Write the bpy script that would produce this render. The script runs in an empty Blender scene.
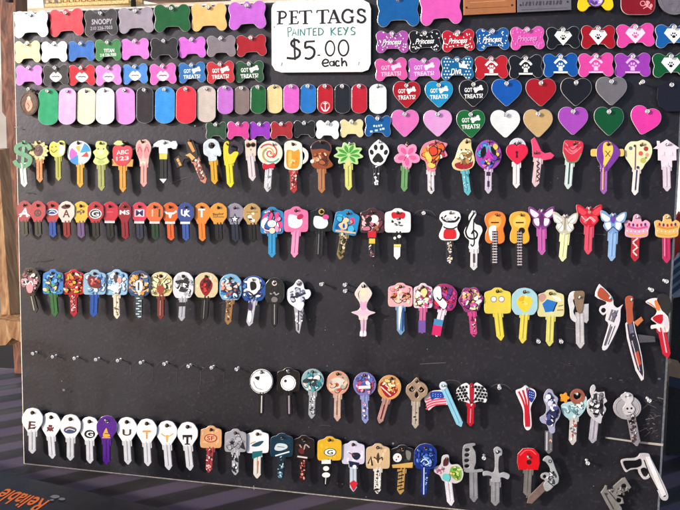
import bpy, math, random
from mathutils import Vector, Matrix
from mathutils.geometry import tessellate_polygon
random.seed(7)
S = bpy.context.scene
COL = S.collection
R = math.radians

# ------------------------------------------------------------------ camera and board frame
F = 690.0; CX, CY = 340.0, 255.0
Rc = Vector((.9790, -.0330, .2020)).normalized()
Uc = Vector((.0156, .9963, .0848)); Uc = (Uc - Rc * Uc.dot(Rc)).normalized()
Nc = Rc.cross(Uc)
Bm = Matrix((Rc, Uc, Nc))                      # rows: board axes in camera axes; Bm @ cam_vec -> board vec
D0 = 0.70
CAMB = Bm @ Vector((0, 0, D0))                  # camera position in board coordinates
LEAN = R(10)
Wm = Matrix(((1, 0, 0), (0, math.sin(LEAN), -math.cos(LEAN)), (0, math.cos(LEAN), math.sin(LEAN))))  # board -> world
B4 = Wm.to_4x4()

def ray(px, py):
    return Bm @ Vector(((px - CX) / F, -(py - CY) / F, -1.0))
def bpt(px, py, w=0.0):
    d = ray(px, py); t = (w - CAMB.z) / d.z
    return CAMB + d * t
def scl(px, py):                                # metres per photo pixel on the board there
    return abs((bpt(px + 1, py) - bpt(px, py)).length)

cam_d = bpy.data.cameras.new('camera'); cam = bpy.data.objects.new('camera', cam_d); COL.objects.link(cam)
cam_d.sensor_width = 36; cam_d.lens = 36 * F / 680; cam_d.clip_start = .01; cam_d.clip_end = 200
rot = (Wm @ Bm).to_4x4()
cam.matrix_world = Matrix.Translation(Wm @ CAMB) @ rot
S.camera = cam
CAMW = Wm @ CAMB
def wray(px, py): return Wm @ ray(px, py)
def wpt(px, py, depth):                         # a point in the world at a given depth in metres
    return CAMW + wray(px, py) * depth

# ------------------------------------------------------------------ materials
def lin(h, k=1.0):
    h = h.lstrip('#'); o = []
    for i in (0, 2, 4):
        c = int(h[i:i+2], 16) / 255
        o.append((c / 12.92 if c <= .04045 else ((c + .055) / 1.055) ** 2.4) * k)
    return tuple(o) + (1,)
_m = {}
def mat(hexc, kind='enamel'):
    key = (hexc, kind)
    if key in _m: return _m[key]
    m = bpy.data.materials.new(kind + '_' + hexc.lstrip('#')); m.use_nodes = True
    nt = m.node_tree; N = nt.nodes; L = nt.links; b = N['Principled BSDF']
    P = dict(enamel=(0, .25, .80, .08, .12), anod=(.25, .27, .80, .08, .12), metal=(.32, .26, 1, .2, .0),
             ink=(0, .42, .85, .06, .0), matte=(0, .75, .85, .25, .0), plastic=(0, .45, .88, .05, .1),
             board=(0, .45, 1, .3, .0))[kind]
    met, ro, k, var, coat = P
    b.inputs['Metallic'].default_value = met
    b.inputs['Specular IOR Level'].default_value = {'enamel': .32, 'ink': .3, 'anod': .42}.get(kind, .5)
    b.inputs['Coat Weight'].default_value = coat; b.inputs['Coat Roughness'].default_value = .18
    c = lin(hexc, 1); mxc = max(c[:3]) or 1         # pigments: a little deeper than the picture's values
    c = tuple(k * mxc * (v/mxc) ** 1.22 * (.55 + .45*mxc) for v in c[:3]) + (1,)
    tc = N.new('ShaderNodeTexCoord')
    no = N.new('ShaderNodeTexNoise'); no.inputs['Scale'].default_value = 95; no.inputs['Detail'].default_value = 6
    L.new(tc.outputs['Object'], no.inputs['Vector'])
    mr = N.new('ShaderNodeMapRange'); L.new(no.outputs['Fac'], mr.inputs['Value'])
    mr.inputs['From Min'].default_value = .3; mr.inputs['From Max'].default_value = .7
    mr.inputs['To Min'].default_value = 1 - var; mr.inputs['To Max'].default_value = 1 + var * .5
    mx = N.new('ShaderNodeVectorMath'); mx.operation = 'SCALE'
    mx.inputs[0].default_value = c[:3]; L.new(mr.outputs[0], mx.inputs['Scale']); L.new(mx.outputs[0], b.inputs['Base Color'])
    m2 = N.new('ShaderNodeMapRange'); L.new(no.outputs['Fac'], m2.inputs['Value'])
    m2.inputs['To Min'].default_value = max(.05, ro - .12); m2.inputs['To Max'].default_value = ro + .14
    L.new(m2.outputs[0], b.inputs['Roughness'])
    n2 = N.new('ShaderNodeTexNoise'); n2.inputs['Scale'].default_value = 160 if kind != 'metal' else 300
    n2.inputs['Detail'].default_value = 3; L.new(tc.outputs['Object'], n2.inputs['Vector'])
    if kind in ('anod', 'metal'):
        mp = N.new('ShaderNodeMapping'); mp.inputs['Scale'].default_value = (70, 2400, 70); mp.inputs['Rotation'].default_value = (0, 0, .5)
        L.new(tc.outputs['Object'], mp.inputs['Vector']); n3 = N.new('ShaderNodeTexNoise'); n3.inputs['Scale'].default_value = 3; n3.inputs['Detail'].default_value = 4
        L.new(mp.outputs[0], n3.inputs['Vector']); m3 = N.new('ShaderNodeMapRange'); L.new(n3.outputs['Fac'], m3.inputs['Value'])
        m3.inputs['From Min'].default_value = .3; m3.inputs['From Max'].default_value = .7; m3.inputs['To Min'].default_value = -.06; m3.inputs['To Max'].default_value = .07
        a3 = N.new('ShaderNodeMath'); a3.operation = 'ADD'; L.new(m2.outputs[0], a3.inputs[0]); L.new(m3.outputs[0], a3.inputs[1]); L.new(a3.outputs[0], b.inputs['Roughness'])
        a4 = N.new('ShaderNodeMath'); a4.operation = 'MULTIPLY_ADD'; L.new(m3.outputs[0], a4.inputs[0]); a4.inputs[1].default_value = .7; L.new(mr.outputs[0], a4.inputs[2]); L.new(a4.outputs[0], mx.inputs['Scale'])
    bu = N.new('ShaderNodeBump'); bu.inputs['Strength'].default_value = {'matte': .5, 'anod': .07, 'enamel': .10, 'plastic': .05}.get(kind, .2)
    bu.inputs['Distance'].default_value = .0006
    L.new(n2.outputs['Fac'], bu.inputs['Height']); L.new(bu.outputs[0], b.inputs['Normal'])
    _m[key] = m
    return m

def board_mat():
    m = bpy.data.materials.new('black_painted_board'); m.use_nodes = True
    nt = m.node_tree; N = nt.nodes; L = nt.links; b = N['Principled BSDF']
    tc = N.new('ShaderNodeTexCoord')
    mp = N.new('ShaderNodeMapping'); mp.inputs['Scale'].default_value = (6, 22, 6); L.new(tc.outputs['Object'], mp.inputs['Vector'])
    n1 = N.new('ShaderNodeTexNoise'); n1.inputs['Scale'].default_value = 1.4; n1.inputs['Detail'].default_value = 9; n1.inputs['Roughness'].default_value = .68
    L.new(mp.outputs[0], n1.inputs['Vector'])
    n2 = N.new('ShaderNodeTexNoise'); n2.inputs['Scale'].default_value = 260; n2.inputs['Detail'].default_value = 4
    L.new(tc.outputs['Object'], n2.inputs['Vector'])
    n3 = N.new('ShaderNodeTexNoise'); n3.inputs['Scale'].default_value = 9; n3.inputs['Detail'].default_value = 7
    n3.inputs['Distortion'].default_value = 1.2; L.new(tc.outputs['Object'], n3.inputs['Vector'])
    cr = N.new('ShaderNodeValToRGB'); L.new(n1.outputs['Fac'], cr.inputs['Fac'])
    cr.color_ramp.elements[0].position = .3; cr.color_ramp.elements[0].color = (.0050, .0046, .0066, 1)
    cr.color_ramp.elements[1].position = .75; cr.color_ramp.elements[1].color = (.0140, .0126, .0165, 1)
    mix = N.new('ShaderNodeMix'); mix.data_type = 'RGBA'
    cr2 = N.new('ShaderNodeValToRGB'); L.new(n2.outputs['Fac'], cr2.inputs['Fac'])
    cr2.color_ramp.elements[0].position = .56; cr2.color_ramp.elements[1].position = .78
    cr2.color_ramp.elements[1].color = (.35, .35, .35, 1)
    L.new(cr2.outputs[0], mix.inputs['Factor']); L.new(cr.outputs[0], mix.inputs[6]); mix.inputs[7].default_value = (.06, .05, .055, 1)
    L.new(mix.outputs[2], b.inputs['Base Color'])
    mr = N.new('ShaderNodeMapRange'); L.new(n3.outputs['Fac'], mr.inputs['Value'])
    mr.inputs['From Min'].default_value = .3; mr.inputs['From Max'].default_value = .7
    mr.inputs['To Min'].default_value = .32; mr.inputs['To Max'].default_value = .64
    L.new(mr.outputs[0], b.inputs['Roughness']); b.inputs['Specular IOR Level'].default_value = .45; b.inputs['Specular Tint'].default_value = (.90, .86, 1, 1)
    bu = N.new('ShaderNodeBump'); bu.inputs['Strength'].default_value = .22; bu.inputs['Distance'].default_value = .0006
    ad = N.new('ShaderNodeMath'); ad.operation = 'ADD'; L.new(n1.outputs['Fac'], ad.inputs[0]); L.new(n2.outputs['Fac'], ad.inputs[1])
    L.new(ad.outputs[0], bu.inputs['Height']); L.new(bu.outputs[0], b.inputs['Normal'])
    return m

# ------------------------------------------------------------------ shape helpers
def cr(pts, n=5):                                # closed Catmull-Rom
    o = []; k = len(pts)
    for i in range(k):
        p0, p1, p2, p3 = pts[i-1], pts[i], pts[(i+1) % k], pts[(i+2) % k]
        for j in range(n):
            t = j / n; t2 = t*t; t3 = t2*t
            o.append(tuple(.5*((2*p1[a]) + (-p0[a]+p2[a])*t + (2*p0[a]-5*p1[a]+4*p2[a]-p3[a])*t2 + (-p0[a]+3*p1[a]-3*p2[a]+p3[a])*t3) for a in (0, 1)))
    return o
def cro(pts, n=5):                               # open Catmull-Rom
    q = [pts[0]] + list(pts) + [pts[-1]]; o = []
    for i in range(len(pts) - 1):
        p0, p1, p2, p3 = q[i:i+4]
        for j in range(n):
            t = j / n; t2 = t*t; t3 = t2*t
            o.append(tuple(.5*((2*p1[a]) + (-p0[a]+p2[a])*t + (2*p0[a]-5*p1[a]+4*p2[a]-p3[a])*t2 + (-p0[a]+3*p1[a]-3*p2[a]+p3[a])*t3) for a in (0, 1)))
    o.append(pts[-1]); return o
def mir(half):                                   # right half listed from top centre to bottom centre
    return half + [(-x, y) for x, y in reversed(half) if abs(x) > 1e-6]
BONE = cr(mir([(0, -1.0), (.11, -.94), (.19, -.80), (.28, -.75), (.40, -.86), (.58, -1.0), (.82, -.96), (.985, -.70), (.99, -.38), (.925, -.09),
               (.925, .10), (.99, .40), (.985, .74), (.81, .98), (.60, .97), (.45, .80), (.36, .66), (.22, .62), (0, .61)]), 3)
HEART = cr(mir([(0, -.80), (.16, -.93), (.42, -1.0), (.72, -.92), (.93, -.68), (1, -.33), (.93, 0), (.72, .33), (.40, .68), (.13, .95), (0, 1.0)]), 4)
def rpoly(pts, k=.3, n=4):                       # polygon with rounded corners
    o = []; m = len(pts)
    for i in range(m):
        a, b, c = pts[i-1], pts[i], pts[(i+1) % m]
        p = (b[0]+(a[0]-b[0])*k, b[1]+(a[1]-b[1])*k); q = (b[0]+(c[0]-b[0])*k, b[1]+(c[1]-b[1])*k)
        for j in range(n+1):
            t = j/n; o.append(tuple((1-t)**2*p[d] + 2*t*(1-t)*b[d] + t*t*q[d] for d in (0, 1)))
    return o
HEX = rpoly(mir([(0, -1.04), (.60, -.90), (1.02, -.34), (1.0, .26), (.56, .84), (.44, 1.02), (0, 1.02)]), .3)
SQ = cr(mir([(0, -1), (.26, -.96), (.46, -.80), (.80, -.70), (.98, -.52), (1, .2), (.99, .74), (.86, .97), (.4, 1), (0, 1)]), 3)
OCT = rpoly(mir([(0, -1.04), (.56, -.92), (1.0, -.50), (1.02, .55), (.72, .98), (0, 1.02)]), .28)
RND = [(math.sin(a*R(15)), -math.cos(a*R(15))) for a in range(24)]
def stad(n=7, sq=.9):
    o = []
    for cx, cy, a0 in ((1, -1, -90), (1, 1, 0), (-1, 1, 90), (-1, -1, 180)):
        for i in range(n):
            a = R(a0 + 90 * i / (n - 1)); o.append((cx, cy, math.cos(a), math.sin(a)))
    return o
def rrect(x0, y0, x1, y1, r, n=5, ry=None):
    ry = ry or r; o = []
    for cx, cy, a0 in ((x1-r, y0+ry, -90), (x1-r, y1-ry, 0), (x0+r, y1-ry, 90), (x0+r, y0+ry, 180)):
        for i in range(n):
            a = R(a0 + 90 * i / (n - 1)); o.append((cx + r*math.cos(a), cy + ry*math.sin(a)))
    return o
def place(shape, cx, cy, w, h, ang=0):
    ca, sa = math.cos(R(ang)), math.sin(R(ang))
    return [(cx + x*w/2*ca - y*h/2*sa, cy + x*w/2*sa + y*h/2*ca) for x, y in shape]
def circ(cx, cy, r, n=20, ry=None, ang=0): 
    ry = ry or r
    return place([(math.cos(2*math.pi*i/n), math.sin(2*math.pi*i/n)) for i in range(n)], cx, cy, 2*r, 2*ry, ang)
def radial(cx, cy, r0, r1, lobes, n=48, rot=0, sy=1, sharp=1):
    o = []
    for i in range(n):
        a = 2*math.pi*i/n; k = (.5 + .5*math.cos(lobes*(a - R(rot)))) ** sharp
        rr = r0 + (r1-r0)*k; o.append((cx + rr*math.cos(a), cy + rr*math.sin(a)*sy))
    return o
def stroke(pts, w, w2=None):                     # outline of a thick line
    w2 = w2 or w; L_, R_ = [], []
    n = len(pts)
    for i, p in enumerate(pts):
        a = pts[max(0, i-1)]; b = pts[min(n-1, i+1)]
        dx, dy = b[0]-a[0], b[1]-a[1]; l = math.hypot(dx, dy) or 1
        ww = (w + (w2-w)*i/(n-1)) / 2
        L_.append((p[0]-dy/l*ww, p[1]+dx/l*ww)); R_.append((p[0]+dy/l*ww, p[1]-dx/l*ww))
    return L_ + R_[::-1]
def inside(p, poly):
    x, y = p; c = False; j = len(poly)-1
    for i in range(len(poly)):
        xi, yi = poly[i]; xj, yj = poly[j]
        if (yi > y) != (yj > y) and x < (xj-xi)*(y-yi)/(yj-yi) + xi: c = not c
        j = i
    return c

_txt = {}
def text_geo(s, bold=.02):
    if (s, bold) in _txt: return _txt[(s, bold)]
    c = bpy.data.curves.new('t', 'FONT'); c.body = s; c.resolution_u = 3; c.offset = bold
    o = bpy.data.objects.new('t', c)
    me = bpy.data.meshes.new_from_object(o)
    v = [tuple(p.co) for p in me.vertices]; f = [tuple(p.vertices) for p in me.polygons]
    bpy.data.objects.remove(o); bpy.data.curves.remove(c); bpy.data.meshes.remove(me)
    xs = [p[0] for p in v]; ys = [p[1] for p in v]
    a, b, c_, d = min(xs), max(xs), min(ys), max(ys)
    v = [((p[0]-(a+b)/2)/(b-a), -(p[1]-(c_+d)/2)/(d-c_)) for p in v]
    _txt[(s, bold)] = (v, f); return v, f

MM = .001
class Item:
    """one thing hung on the board; shapes are given in photo pixels and projected on the plane w in front of the board"""
    def __init__(s, name, label, cat, hx, hy, w=.007, group=None, rx=0, ry=0, empty=True):
        s.name = name; s.label = label; s.cat = cat; s.w = w; s.group = group
        s.o = bpt(hx, hy, w); s.hx, s.hy = hx, hy
        s.mw = B4 @ Matrix.Translation(s.o) @ Matrix.Rotation(R(rx), 4, 'X') @ Matrix.Rotation(R(ry), 4, 'Y')
        s.root = None; s.top = 0
        if empty: s._root(bpy.data.objects.new(name, None)); s.root.empty_display_size = .01
    def _root(s, o):
        s.root = o; o.matrix_world = s.mw
        o['label'] = s.label; o['category'] = s.cat
        if s.group: o['group'] = s.group
        COL.objects.link(o)
    def loc(s, p):
        q = bpt(p[0], p[1], s.w) - s.o
        return (q.x, q.y)
    def _add(s, name, me, parent):
        o = bpy.data.objects.new(name, me)
        if s.root is None: s._root(o); return o
        COL.objects.link(o); o.parent = parent or s.root
        return o
    def plate(s, name, loops, col, kind='enamel', z=0, th=1.3, bev=.22, edge=None, parent=None, more=()):
        """loops: outline (+holes) in pixels; extruded plate with rounded rim. more: further (loops, z, th, bev) in the same mesh"""
        V, Fc, MI = [], [], []
        if edge is None and kind == 'enamel' and name in ('head', 'body', 'wings', 'jaw'): edge = '#d9d4d6'
        for lp, zz, t, bv in [(loops, z, th, bev)] + list(more):
            if not isinstance(lp[0][0], (tuple, list)): lp = [lp]
            c = bpy.data.curves.new('c', 'CURVE'); c.dimensions = '2D'; c.fill_mode = 'BOTH'
            bm = bv * MM
            c.extrude = max(1e-5, (t*MM/2 - bm)); c.bevel_depth = bm; c.bevel_resolution = 1; c.offset = -bm
            for l in lp:
                sp = c.splines.new('POLY'); sp.points.add(len(l)-1); sp.use_cyclic_u = True
                q = [s.loc(p) for p in l]
                for pt, p in zip(sp.points, q): pt.co = (p[0], p[1], 0, 1)
            o = bpy.data.objects.new('c', c); me = bpy.data.meshes.new_from_object(o)
            zo = (zz + t/2) * MM; b0 = len(V)
            V += [(v.co.x, v.co.y, v.co.z + zo) for v in me.vertices]
            for f in me.polygons:
                Fc.append([b0 + i for i in f.vertices]); MI.append(1 if (edge and abs(f.normal.z) < (.97 if kind == 'anod' else .8)) else 0)
            bpy.data.objects.remove(o); bpy.data.curves.remove(c); bpy.data.meshes.remove(me)
        me = bpy.data.meshes.new(name); me.from_pydata(V, [], Fc)
        me.materials.append(mat(col, kind))
        if edge: me.materials.append(mat(edge, 'metal'))
        me.polygons.foreach_set('material_index', MI)
        me.update()
        o = s._add(name, me, parent); s.top = z + th; s.last = loops
        return o
    def ink(s, name, prims, parent=None, z=None, kind='ink', clip=None):
        z = s.top if z is None else z
        V, Fc, MI, mats = [], [], [], []
        cnt = [0]
        clipl = clip
        if clip and isinstance(clip[0][0], (tuple, list)): clipl = clip[0]
        def mi(c):
            m = mat(c, kind)
            if m not in mats: mats.append(m)
            return mats.index(m)
        def poly(c, pts, holes=()):
            cnt[0] += 1; zz = (z + .025 + .014*cnt[0]) * MM
            loops = [[Vector((*s.loc(p), 0)) for p in l] for l in [pts, *holes]]
            fl = [p for l in loops for p in l]
            b0 = len(V); V.extend([(p.x, p.y, zz) for p in fl])
            for t in tessellate_polygon(loops):
                a, b, d = (fl[i] for i in t)
                t = list(t)
                if (b.x-a.x)*(d.y-a.y) - (b.y-a.y)*(d.x-a.x) < 0: t.reverse()
                Fc.append([b0+i for i in t]); MI.append(mi(c))
        for p in prims:
            k = p[0]
            if k == 'p': poly(p[1], p[2], p[3:] if len(p) > 3 else ())
            elif k == 's': poly(p[1], cr(p[2], 4))
            elif k == 'c': poly(p[1], circ(p[2], p[3], p[4], 14))
            elif k == 'o': poly(p[1], circ(p[2], p[3], p[4], 18), [circ(p[2], p[3], p[5], 18)])
            elif k == 'e': poly(p[1], circ(p[2], p[3], p[4], 16, p[5], p[6] if len(p) > 6 else 0))
            elif k == 'r': poly(p[1], place([(-1, -1), (1, -1), (1, 1), (-1, 1)], p[2], p[3], p[4], p[5], p[6] if len(p) > 6 else 0))
            elif k == 'l': poly(p[1], stroke(p[3], p[2]))
            elif k == 'L': poly(p[1], stroke(cro(p[3], 5), p[2]))
            elif k == 'h': poly(p[1], place(HEART, *p[2:6]))
            elif k == 't':
                _, c, x, y, w, h, st = p[:7]; ang = p[7] if len(p) > 7 else 0; sh = p[8] if len(p) > 8 else 0
                tv, tf = text_geo(st); cnt[0] += 1; zz = (z + .025 + .014*cnt[0]) * MM
                b0 = len(V)
                for q in place([(2*a - 2*sh*b*h/w, 2*b) for a, b in tv], x, y, w, h, ang):
                    l = s.loc(q); V.append((l[0], l[1], zz))
                m_ = mi(c)
                for f in tf: Fc.append([b0+i for i in f]); MI.append(m_)
            elif k == 'b':                       # printed picture read as irregular patches of colour
                _, cols, x, y, rx, ry, n, sd = p[:8]; rg = random.Random(sd); sz = p[8] if len(p) > 8 else .34
                i = 0; tries = 0
                while i < n and tries < n*12:
                    tries += 1
                    a = rg.random()*6.283; rr = math.sqrt(rg.random())
                    bx, by = x + rx*rr*math.cos(a), y + ry*rr*math.sin(a)
                    m0 = min(rx, ry) * sz * (.55 + .9*rg.random()); el = .6 + rg.random()*1.1; an = rg.random()*180
                    pts = place([((.7+.55*rg.random())*math.cos(t*1.0472), (.7+.55*rg.random())*math.sin(t*1.0472)) for t in range(6)], bx, by, 2*m0*el, 2*m0/el, an)
                    pts = cr(pts, 2)
                    if clipl and not all(inside(q, clipl) for q in pts): continue
                    if math.hypot(bx - s.hx, by - s.hy) < 1.6 + m0: continue
                    if n > 12 and rg.random() < .55:      # printed contour line
                        gx = sum(q[0] for q in pts)/len(pts); gy = sum(q[1] for q in pts)/len(pts)
                        o2 = [(gx+(q[0]-gx)*1.22+.12, gy+(q[1]-gy)*1.22+.15) for q in pts]
                        if not clipl or all(inside(q, clipl) for q in o2): poly('#1e171d', o2)
                    poly(cols[i % len(cols)], pts); i += 1
        if not Fc: return None
        me = bpy.data.meshes.new(name); me.from_pydata(V, [], Fc)
        for m in mats: me.materials.append(m)
        me.polygons.foreach_set('material_index', MI); me.update()
        return s._add(name, me, parent)
    def blade(s, x0, y0, x1, y1, w, col, kind='enamel', sh=.22, side=1, groove=True, ink=None, name='blade', edge=None):
        """uncut key blade from the head to the tip: wider shoulder, bevelled point, milled ridges"""
        dx, dy = x1-x0, y1-y0; l = math.hypot(dx, dy); ux, uy = dx/l, dy/l; nx, ny = uy, -ux
        def q(t, a): return (x0 + ux*t*l + nx*a*w, y0 + uy*t*l + ny*a*w)
        k = side; tp = min(.14, w*.55/l)
        if sh: pts = [q(0, -.66), q(0, .66), q(sh, .66), q(sh+.02, .5), q(1-tp, .5), q(1, .08*k), q(1-.01, -.1*k), q(1-tp*1.1, -.5), q(sh*.8+.02, -.5), q(sh*.8, -.66)]
        else: pts = [q(0, -.5), q(0, .5), q(1-tp, .5), q(1, .08*k), q(1-.01, -.1*k), q(1-tp*1.1, -.5)]
        more = []
        if groove:
            more.append(([q(.03, -.22), q(.03, -.02), q(1-tp*1.2, -.02), q(1-tp*1.2, -.22)], 1.05, .5, .12))
            more.append(([q(.03, .24), q(.03, .46), q(1-tp*1.3, .46), q(1-tp*1.3, .24)], 1.05, .45, .12))
        o = s.plate(name, pts, col, kind, 0, 1.2, .15, parent=None, more=more, edge=edge)
        s.top = 1.55
        if ink: s.ink('blade_pattern', ink, parent=o, clip=[q(0, -.5), q(0, .5), q(1-tp, .5), q(1, 0), q(1-tp, -.5)])
        return o

# hooks: one of each kind, copied (sharing the mesh) for every place one shows
def tube_mesh(name, paths, m, seg=8):
    V, Fc = [], []
    for pts, r in paths:
        pts = [Vector(p) for p in pts]; n = len(pts); b0 = len(V)
        for i, p in enumerate(pts):
            t = (pts[min(n-1, i+1)] - pts[max(0, i-1)]).normalized()
            a = t.cross(Vector((1, 0, 0)))
            if a.length < .2: a = t.cross(Vector((0, 1, 0)))
            a.normalize(); b = t.cross(a)
            for k in range(seg):
                an = 2*math.pi*k/seg; V.append(tuple(p + (a*math.cos(an) + b*math.sin(an))*r))
        for i in range(n-1):
            for k in range(seg):
                Fc.append([b0+i*seg+k, b0+i*seg+(k+1) % seg, b0+(i+1)*seg+(k+1) % seg, b0+(i+1)*seg+k])
        Fc.append([b0+k for k in range(seg)][::-1]); Fc.append([b0+(n-1)*seg+k for k in range(seg)])
    me = bpy.data.meshes.new(name); me.from_pydata(V, [], Fc); me.materials.append(m)
    for p in me.polygons: p.use_smooth = True
    me.update(); return me
def arc(cx, cy, r, a0, a1, z, n=10): return [(cx + r*math.cos(R(a0+(a1-a0)*i/n)), cy + r*math.sin(R(a0+(a1-a0)*i/n)), z) for i in range(n+1)]
STEEL = mat('#e6e4e6', 'metal'); BRASS = mat('#8a6a48', 'metal')
_hk = {}
def hook_mesh(kind, L):
    L = round(L, 4)
    if (kind, L) in _hk: return _hk[(kind, L)]
    if kind == 'ring':
        me = tube_mesh('ring_hook', [([(0, 0, -.002), (0, 0, L)], .0007), (arc(0, 0, .00155, -80, 268, L, 14), .00048), (arc(0, 0, .0011, 0, 360, .0003), .0005)], STEEL)
    else:
        me = tube_mesh('peg_hook', [([(0, 0, -.002), (0, 0, L-.001), (0, .0004, L), (0, .002, L+.0006)], .0008), (arc(0, 0, .0013, 0, 360, .0003), .0005)], STEEL if kind == 'peg' else BRASS)
    _hk[(kind, L)] = me; return me
seen = {}
def hook(hx, hy, w, kind, label, dx=0, name=None):
    L = w + .0032
    b = bpt(hx, hy, w)
    o = bpy.data.objects.new(name or 'hook', hook_mesh(kind, L))
    o.matrix_world = B4 @ Matrix.Translation((b.x, b.y, 0)) @ Matrix.Rotation(R(random.uniform(-30, 30)), 4, 'Z')
    o['label'] = label; o['category'] = 'hook'; o['group'] = 'hooks screwed into the black board'
    COL.objects.link(o)
    assert label not in seen, label
    seen[label] = 1; assert 4 <= len(label.split()) <= 16, label

def chk(label):
    assert label not in seen, label
    assert 4 <= len(label.split()) <= 16, label
    seen[label] = 1
SKY = .15; SUN = 3.6; SUNANG = R(4); SUNDIR = (-.79, .28, .54); EXPO = .36
# ------------------------------------------------------------------ the tags
SIL = '#d8d4d8'
WH = '#ffffff'; PK = '#f7bfe4'
def _gt(cx, cy, w, h, c=WH, a=-3):
    return [('t', c, cx-w*.17, cy-h*.10, w*.26, h*.19, 'GOT', a),
            ('p', c, place(BONE, cx+w*.155, cy-h*.15, w*.31, h*.24, -22)),
            ('t', c, cx, cy+h*.17, w*.62, h*.19, 'TREATS?', a)]
def paw(c, x, y, s):
    return [('e', c, x, y+s*.28, s*.36, s*.30), ('e', c, x-s*.5, y-s*.02, s*.14, s*.2, -25), ('e', c, x-s*.2, y-s*.36, s*.15, s*.22, -8),
            ('e', c, x+s*.2, y-s*.36, s*.15, s*.22, 8), ('e', c, x+s*.5, y-s*.02, s*.14, s*.2, 25)]
def art(kind, x0, x1, y0, y1, c):
    cx, cy, w, h = (x0+x1)/2, (y0+y1)/2, x1-x0, y1-y0
    if kind == 'lips':
        y = cy + h*.08; a = w*.235; b = h*.22
        return [('s', c, [(cx-a, y), (cx-a*.4, y-b), (cx-a*.1, y-b*.8), (cx, y-b*.6), (cx+a*.1, y-b*.8), (cx+a*.4, y-b), (cx+a, y), (cx+a*.45, y+b*.9), (cx, y+b*1.15), (cx-a*.45, y+b*.9)]),
                ('L', '#3a2c38', .9, [(cx-a*.62, y+.2), (cx-a*.2, y-.5), (cx, y+.1), (cx+a*.2, y-.5), (cx+a*.62, y+.2)])]
    if kind == 'got': return _gt(cx, cy+h*.03, w, h, c)
    if kind == 'gothrt': return _gt(cx, cy-h*.04, w*1.0, h*.85, c)
    if kind == 'diamond':
        y = cy; a = w*.26; b = h*.30
        return [('p', c, [(cx-a*.68, y-b), (cx+a*.68, y-b), (cx+a, y-b*.35), (cx, y+b*1.15), (cx-a, y-b*.35)])] + paw('#1b1420', cx, y-b*.05, w*.135)
    if kind == 'diamondpink':
        y = cy; a = w*.26; b = h*.30
        return [('p', c, [(cx-a*.68, y-b), (cx+a*.68, y-b), (cx+a, y-b*.35), (cx, y+b*1.15), (cx-a, y-b*.35)])] + paw('#d867a8', cx, y-b*.05, w*.135)
    if kind == 'rescue':
        y = cy; return [('L', c, 2.3, [(cx-w*.17, y-h*.08), (cx-w*.06, y-h*.24), (cx+w*.06, y-h*.24), (cx+w*.17, y-h*.08)])] + paw(c, cx, y+h*.04, w*.17) + \
               [('r', c, cx, y+h*.30, w*.40, 1.7), ('r', c, cx, y+h*.2, w*.12, 1.6)]
    if kind == 'script':
        rg = random.Random(int(x0)); o = []
        for i in range(64):
            px, py = x0+w*rg.uniform(.07, .93), y0+h*rg.uniform(.08, .9)
            if abs(py-cy) < h*.14 and abs(px-cx) < w*.34: continue
            if not inside((px, py), place(BONE, cx, cy, w*.88, h*.86)): continue
            o.append(('c', c, px, py, .62))
        return o + [('t', c, cx, cy+.2, w*.56, h*.25, 'Princess', -3, .35)]
    if kind == 'diva':
        rg = random.Random(5); o = []
        for i in range(11):
            for j in range(7):
                px, py = x0+w*(.06+.088*i+(j % 2)*.044), y0+h*(.1+.135*j)
                if math.hypot(px-cx, (py-cy)*1.2) < h*.36 or not inside((px, py), place(BONE, cx, cy, w*.9, h*.88)): continue
                o.append(('c', c, px, py, .78))
        return o + [('t', c, cx-1, cy+h*.14, w*.32, h*.28, 'Diva', -12, .3), ('p', c, [(cx+2, cy-h*.02), (cx+1, cy-h*.3), (cx+4, cy-h*.14), (cx+6, cy-h*.34), (cx+8, cy-h*.12), (cx+11, cy-h*.22), (cx+9, cy+h*.02)])]
    if kind == 'name1':
        return [('t', '#cfc6d6', cx+1, cy-1, w*.62, h*.20, 'SNOOPY', -2), ('t', '#bdb4c6', cx+.5, cy+h*.2, w*.66, h*.13, '210 226-7003', -3)]
    if kind == 'name2':
        return [('t', c, cx+1, cy+.5, w*.40, h*.17, 'TITAN', -2), ('t', c, cx, cy+h*.22, w*.62, h*.14, '210 226-7003', -3)]
    if kind == 'name3':
        return [('r', '#d8ecff', cx+a_*w, cy+b_*h, l_*w, h*.09, -5) for a_, b_, l_ in ((-.14, 0, .07), (-.05, .01, .05), (.04, -.01, .06), (.13, -.03, .06), (-.25, .26, .10), (-.06, .21, .11), (.1, .16, .06), (.2, .13, .10))]
    if kind == 'anchor':
        y = cy+h*.24; q = w*.2
        return [('o', '#ffb4b8', cx, y+.3, q*1.45, q*1.2), ('r', c, cx, y, 1, h*.28), ('r', c, cx, y-q*.7, q*1.2, .9), ('L', c, 1.1, [(cx-q*1.2, y+q*.4), (cx-q*.6, y+q*1.4), (cx, y+q*1.6), (cx+q*.6, y+q*1.4), (cx+q*1.2, y+q*.4)])]
    return []
nT = [0]
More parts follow.
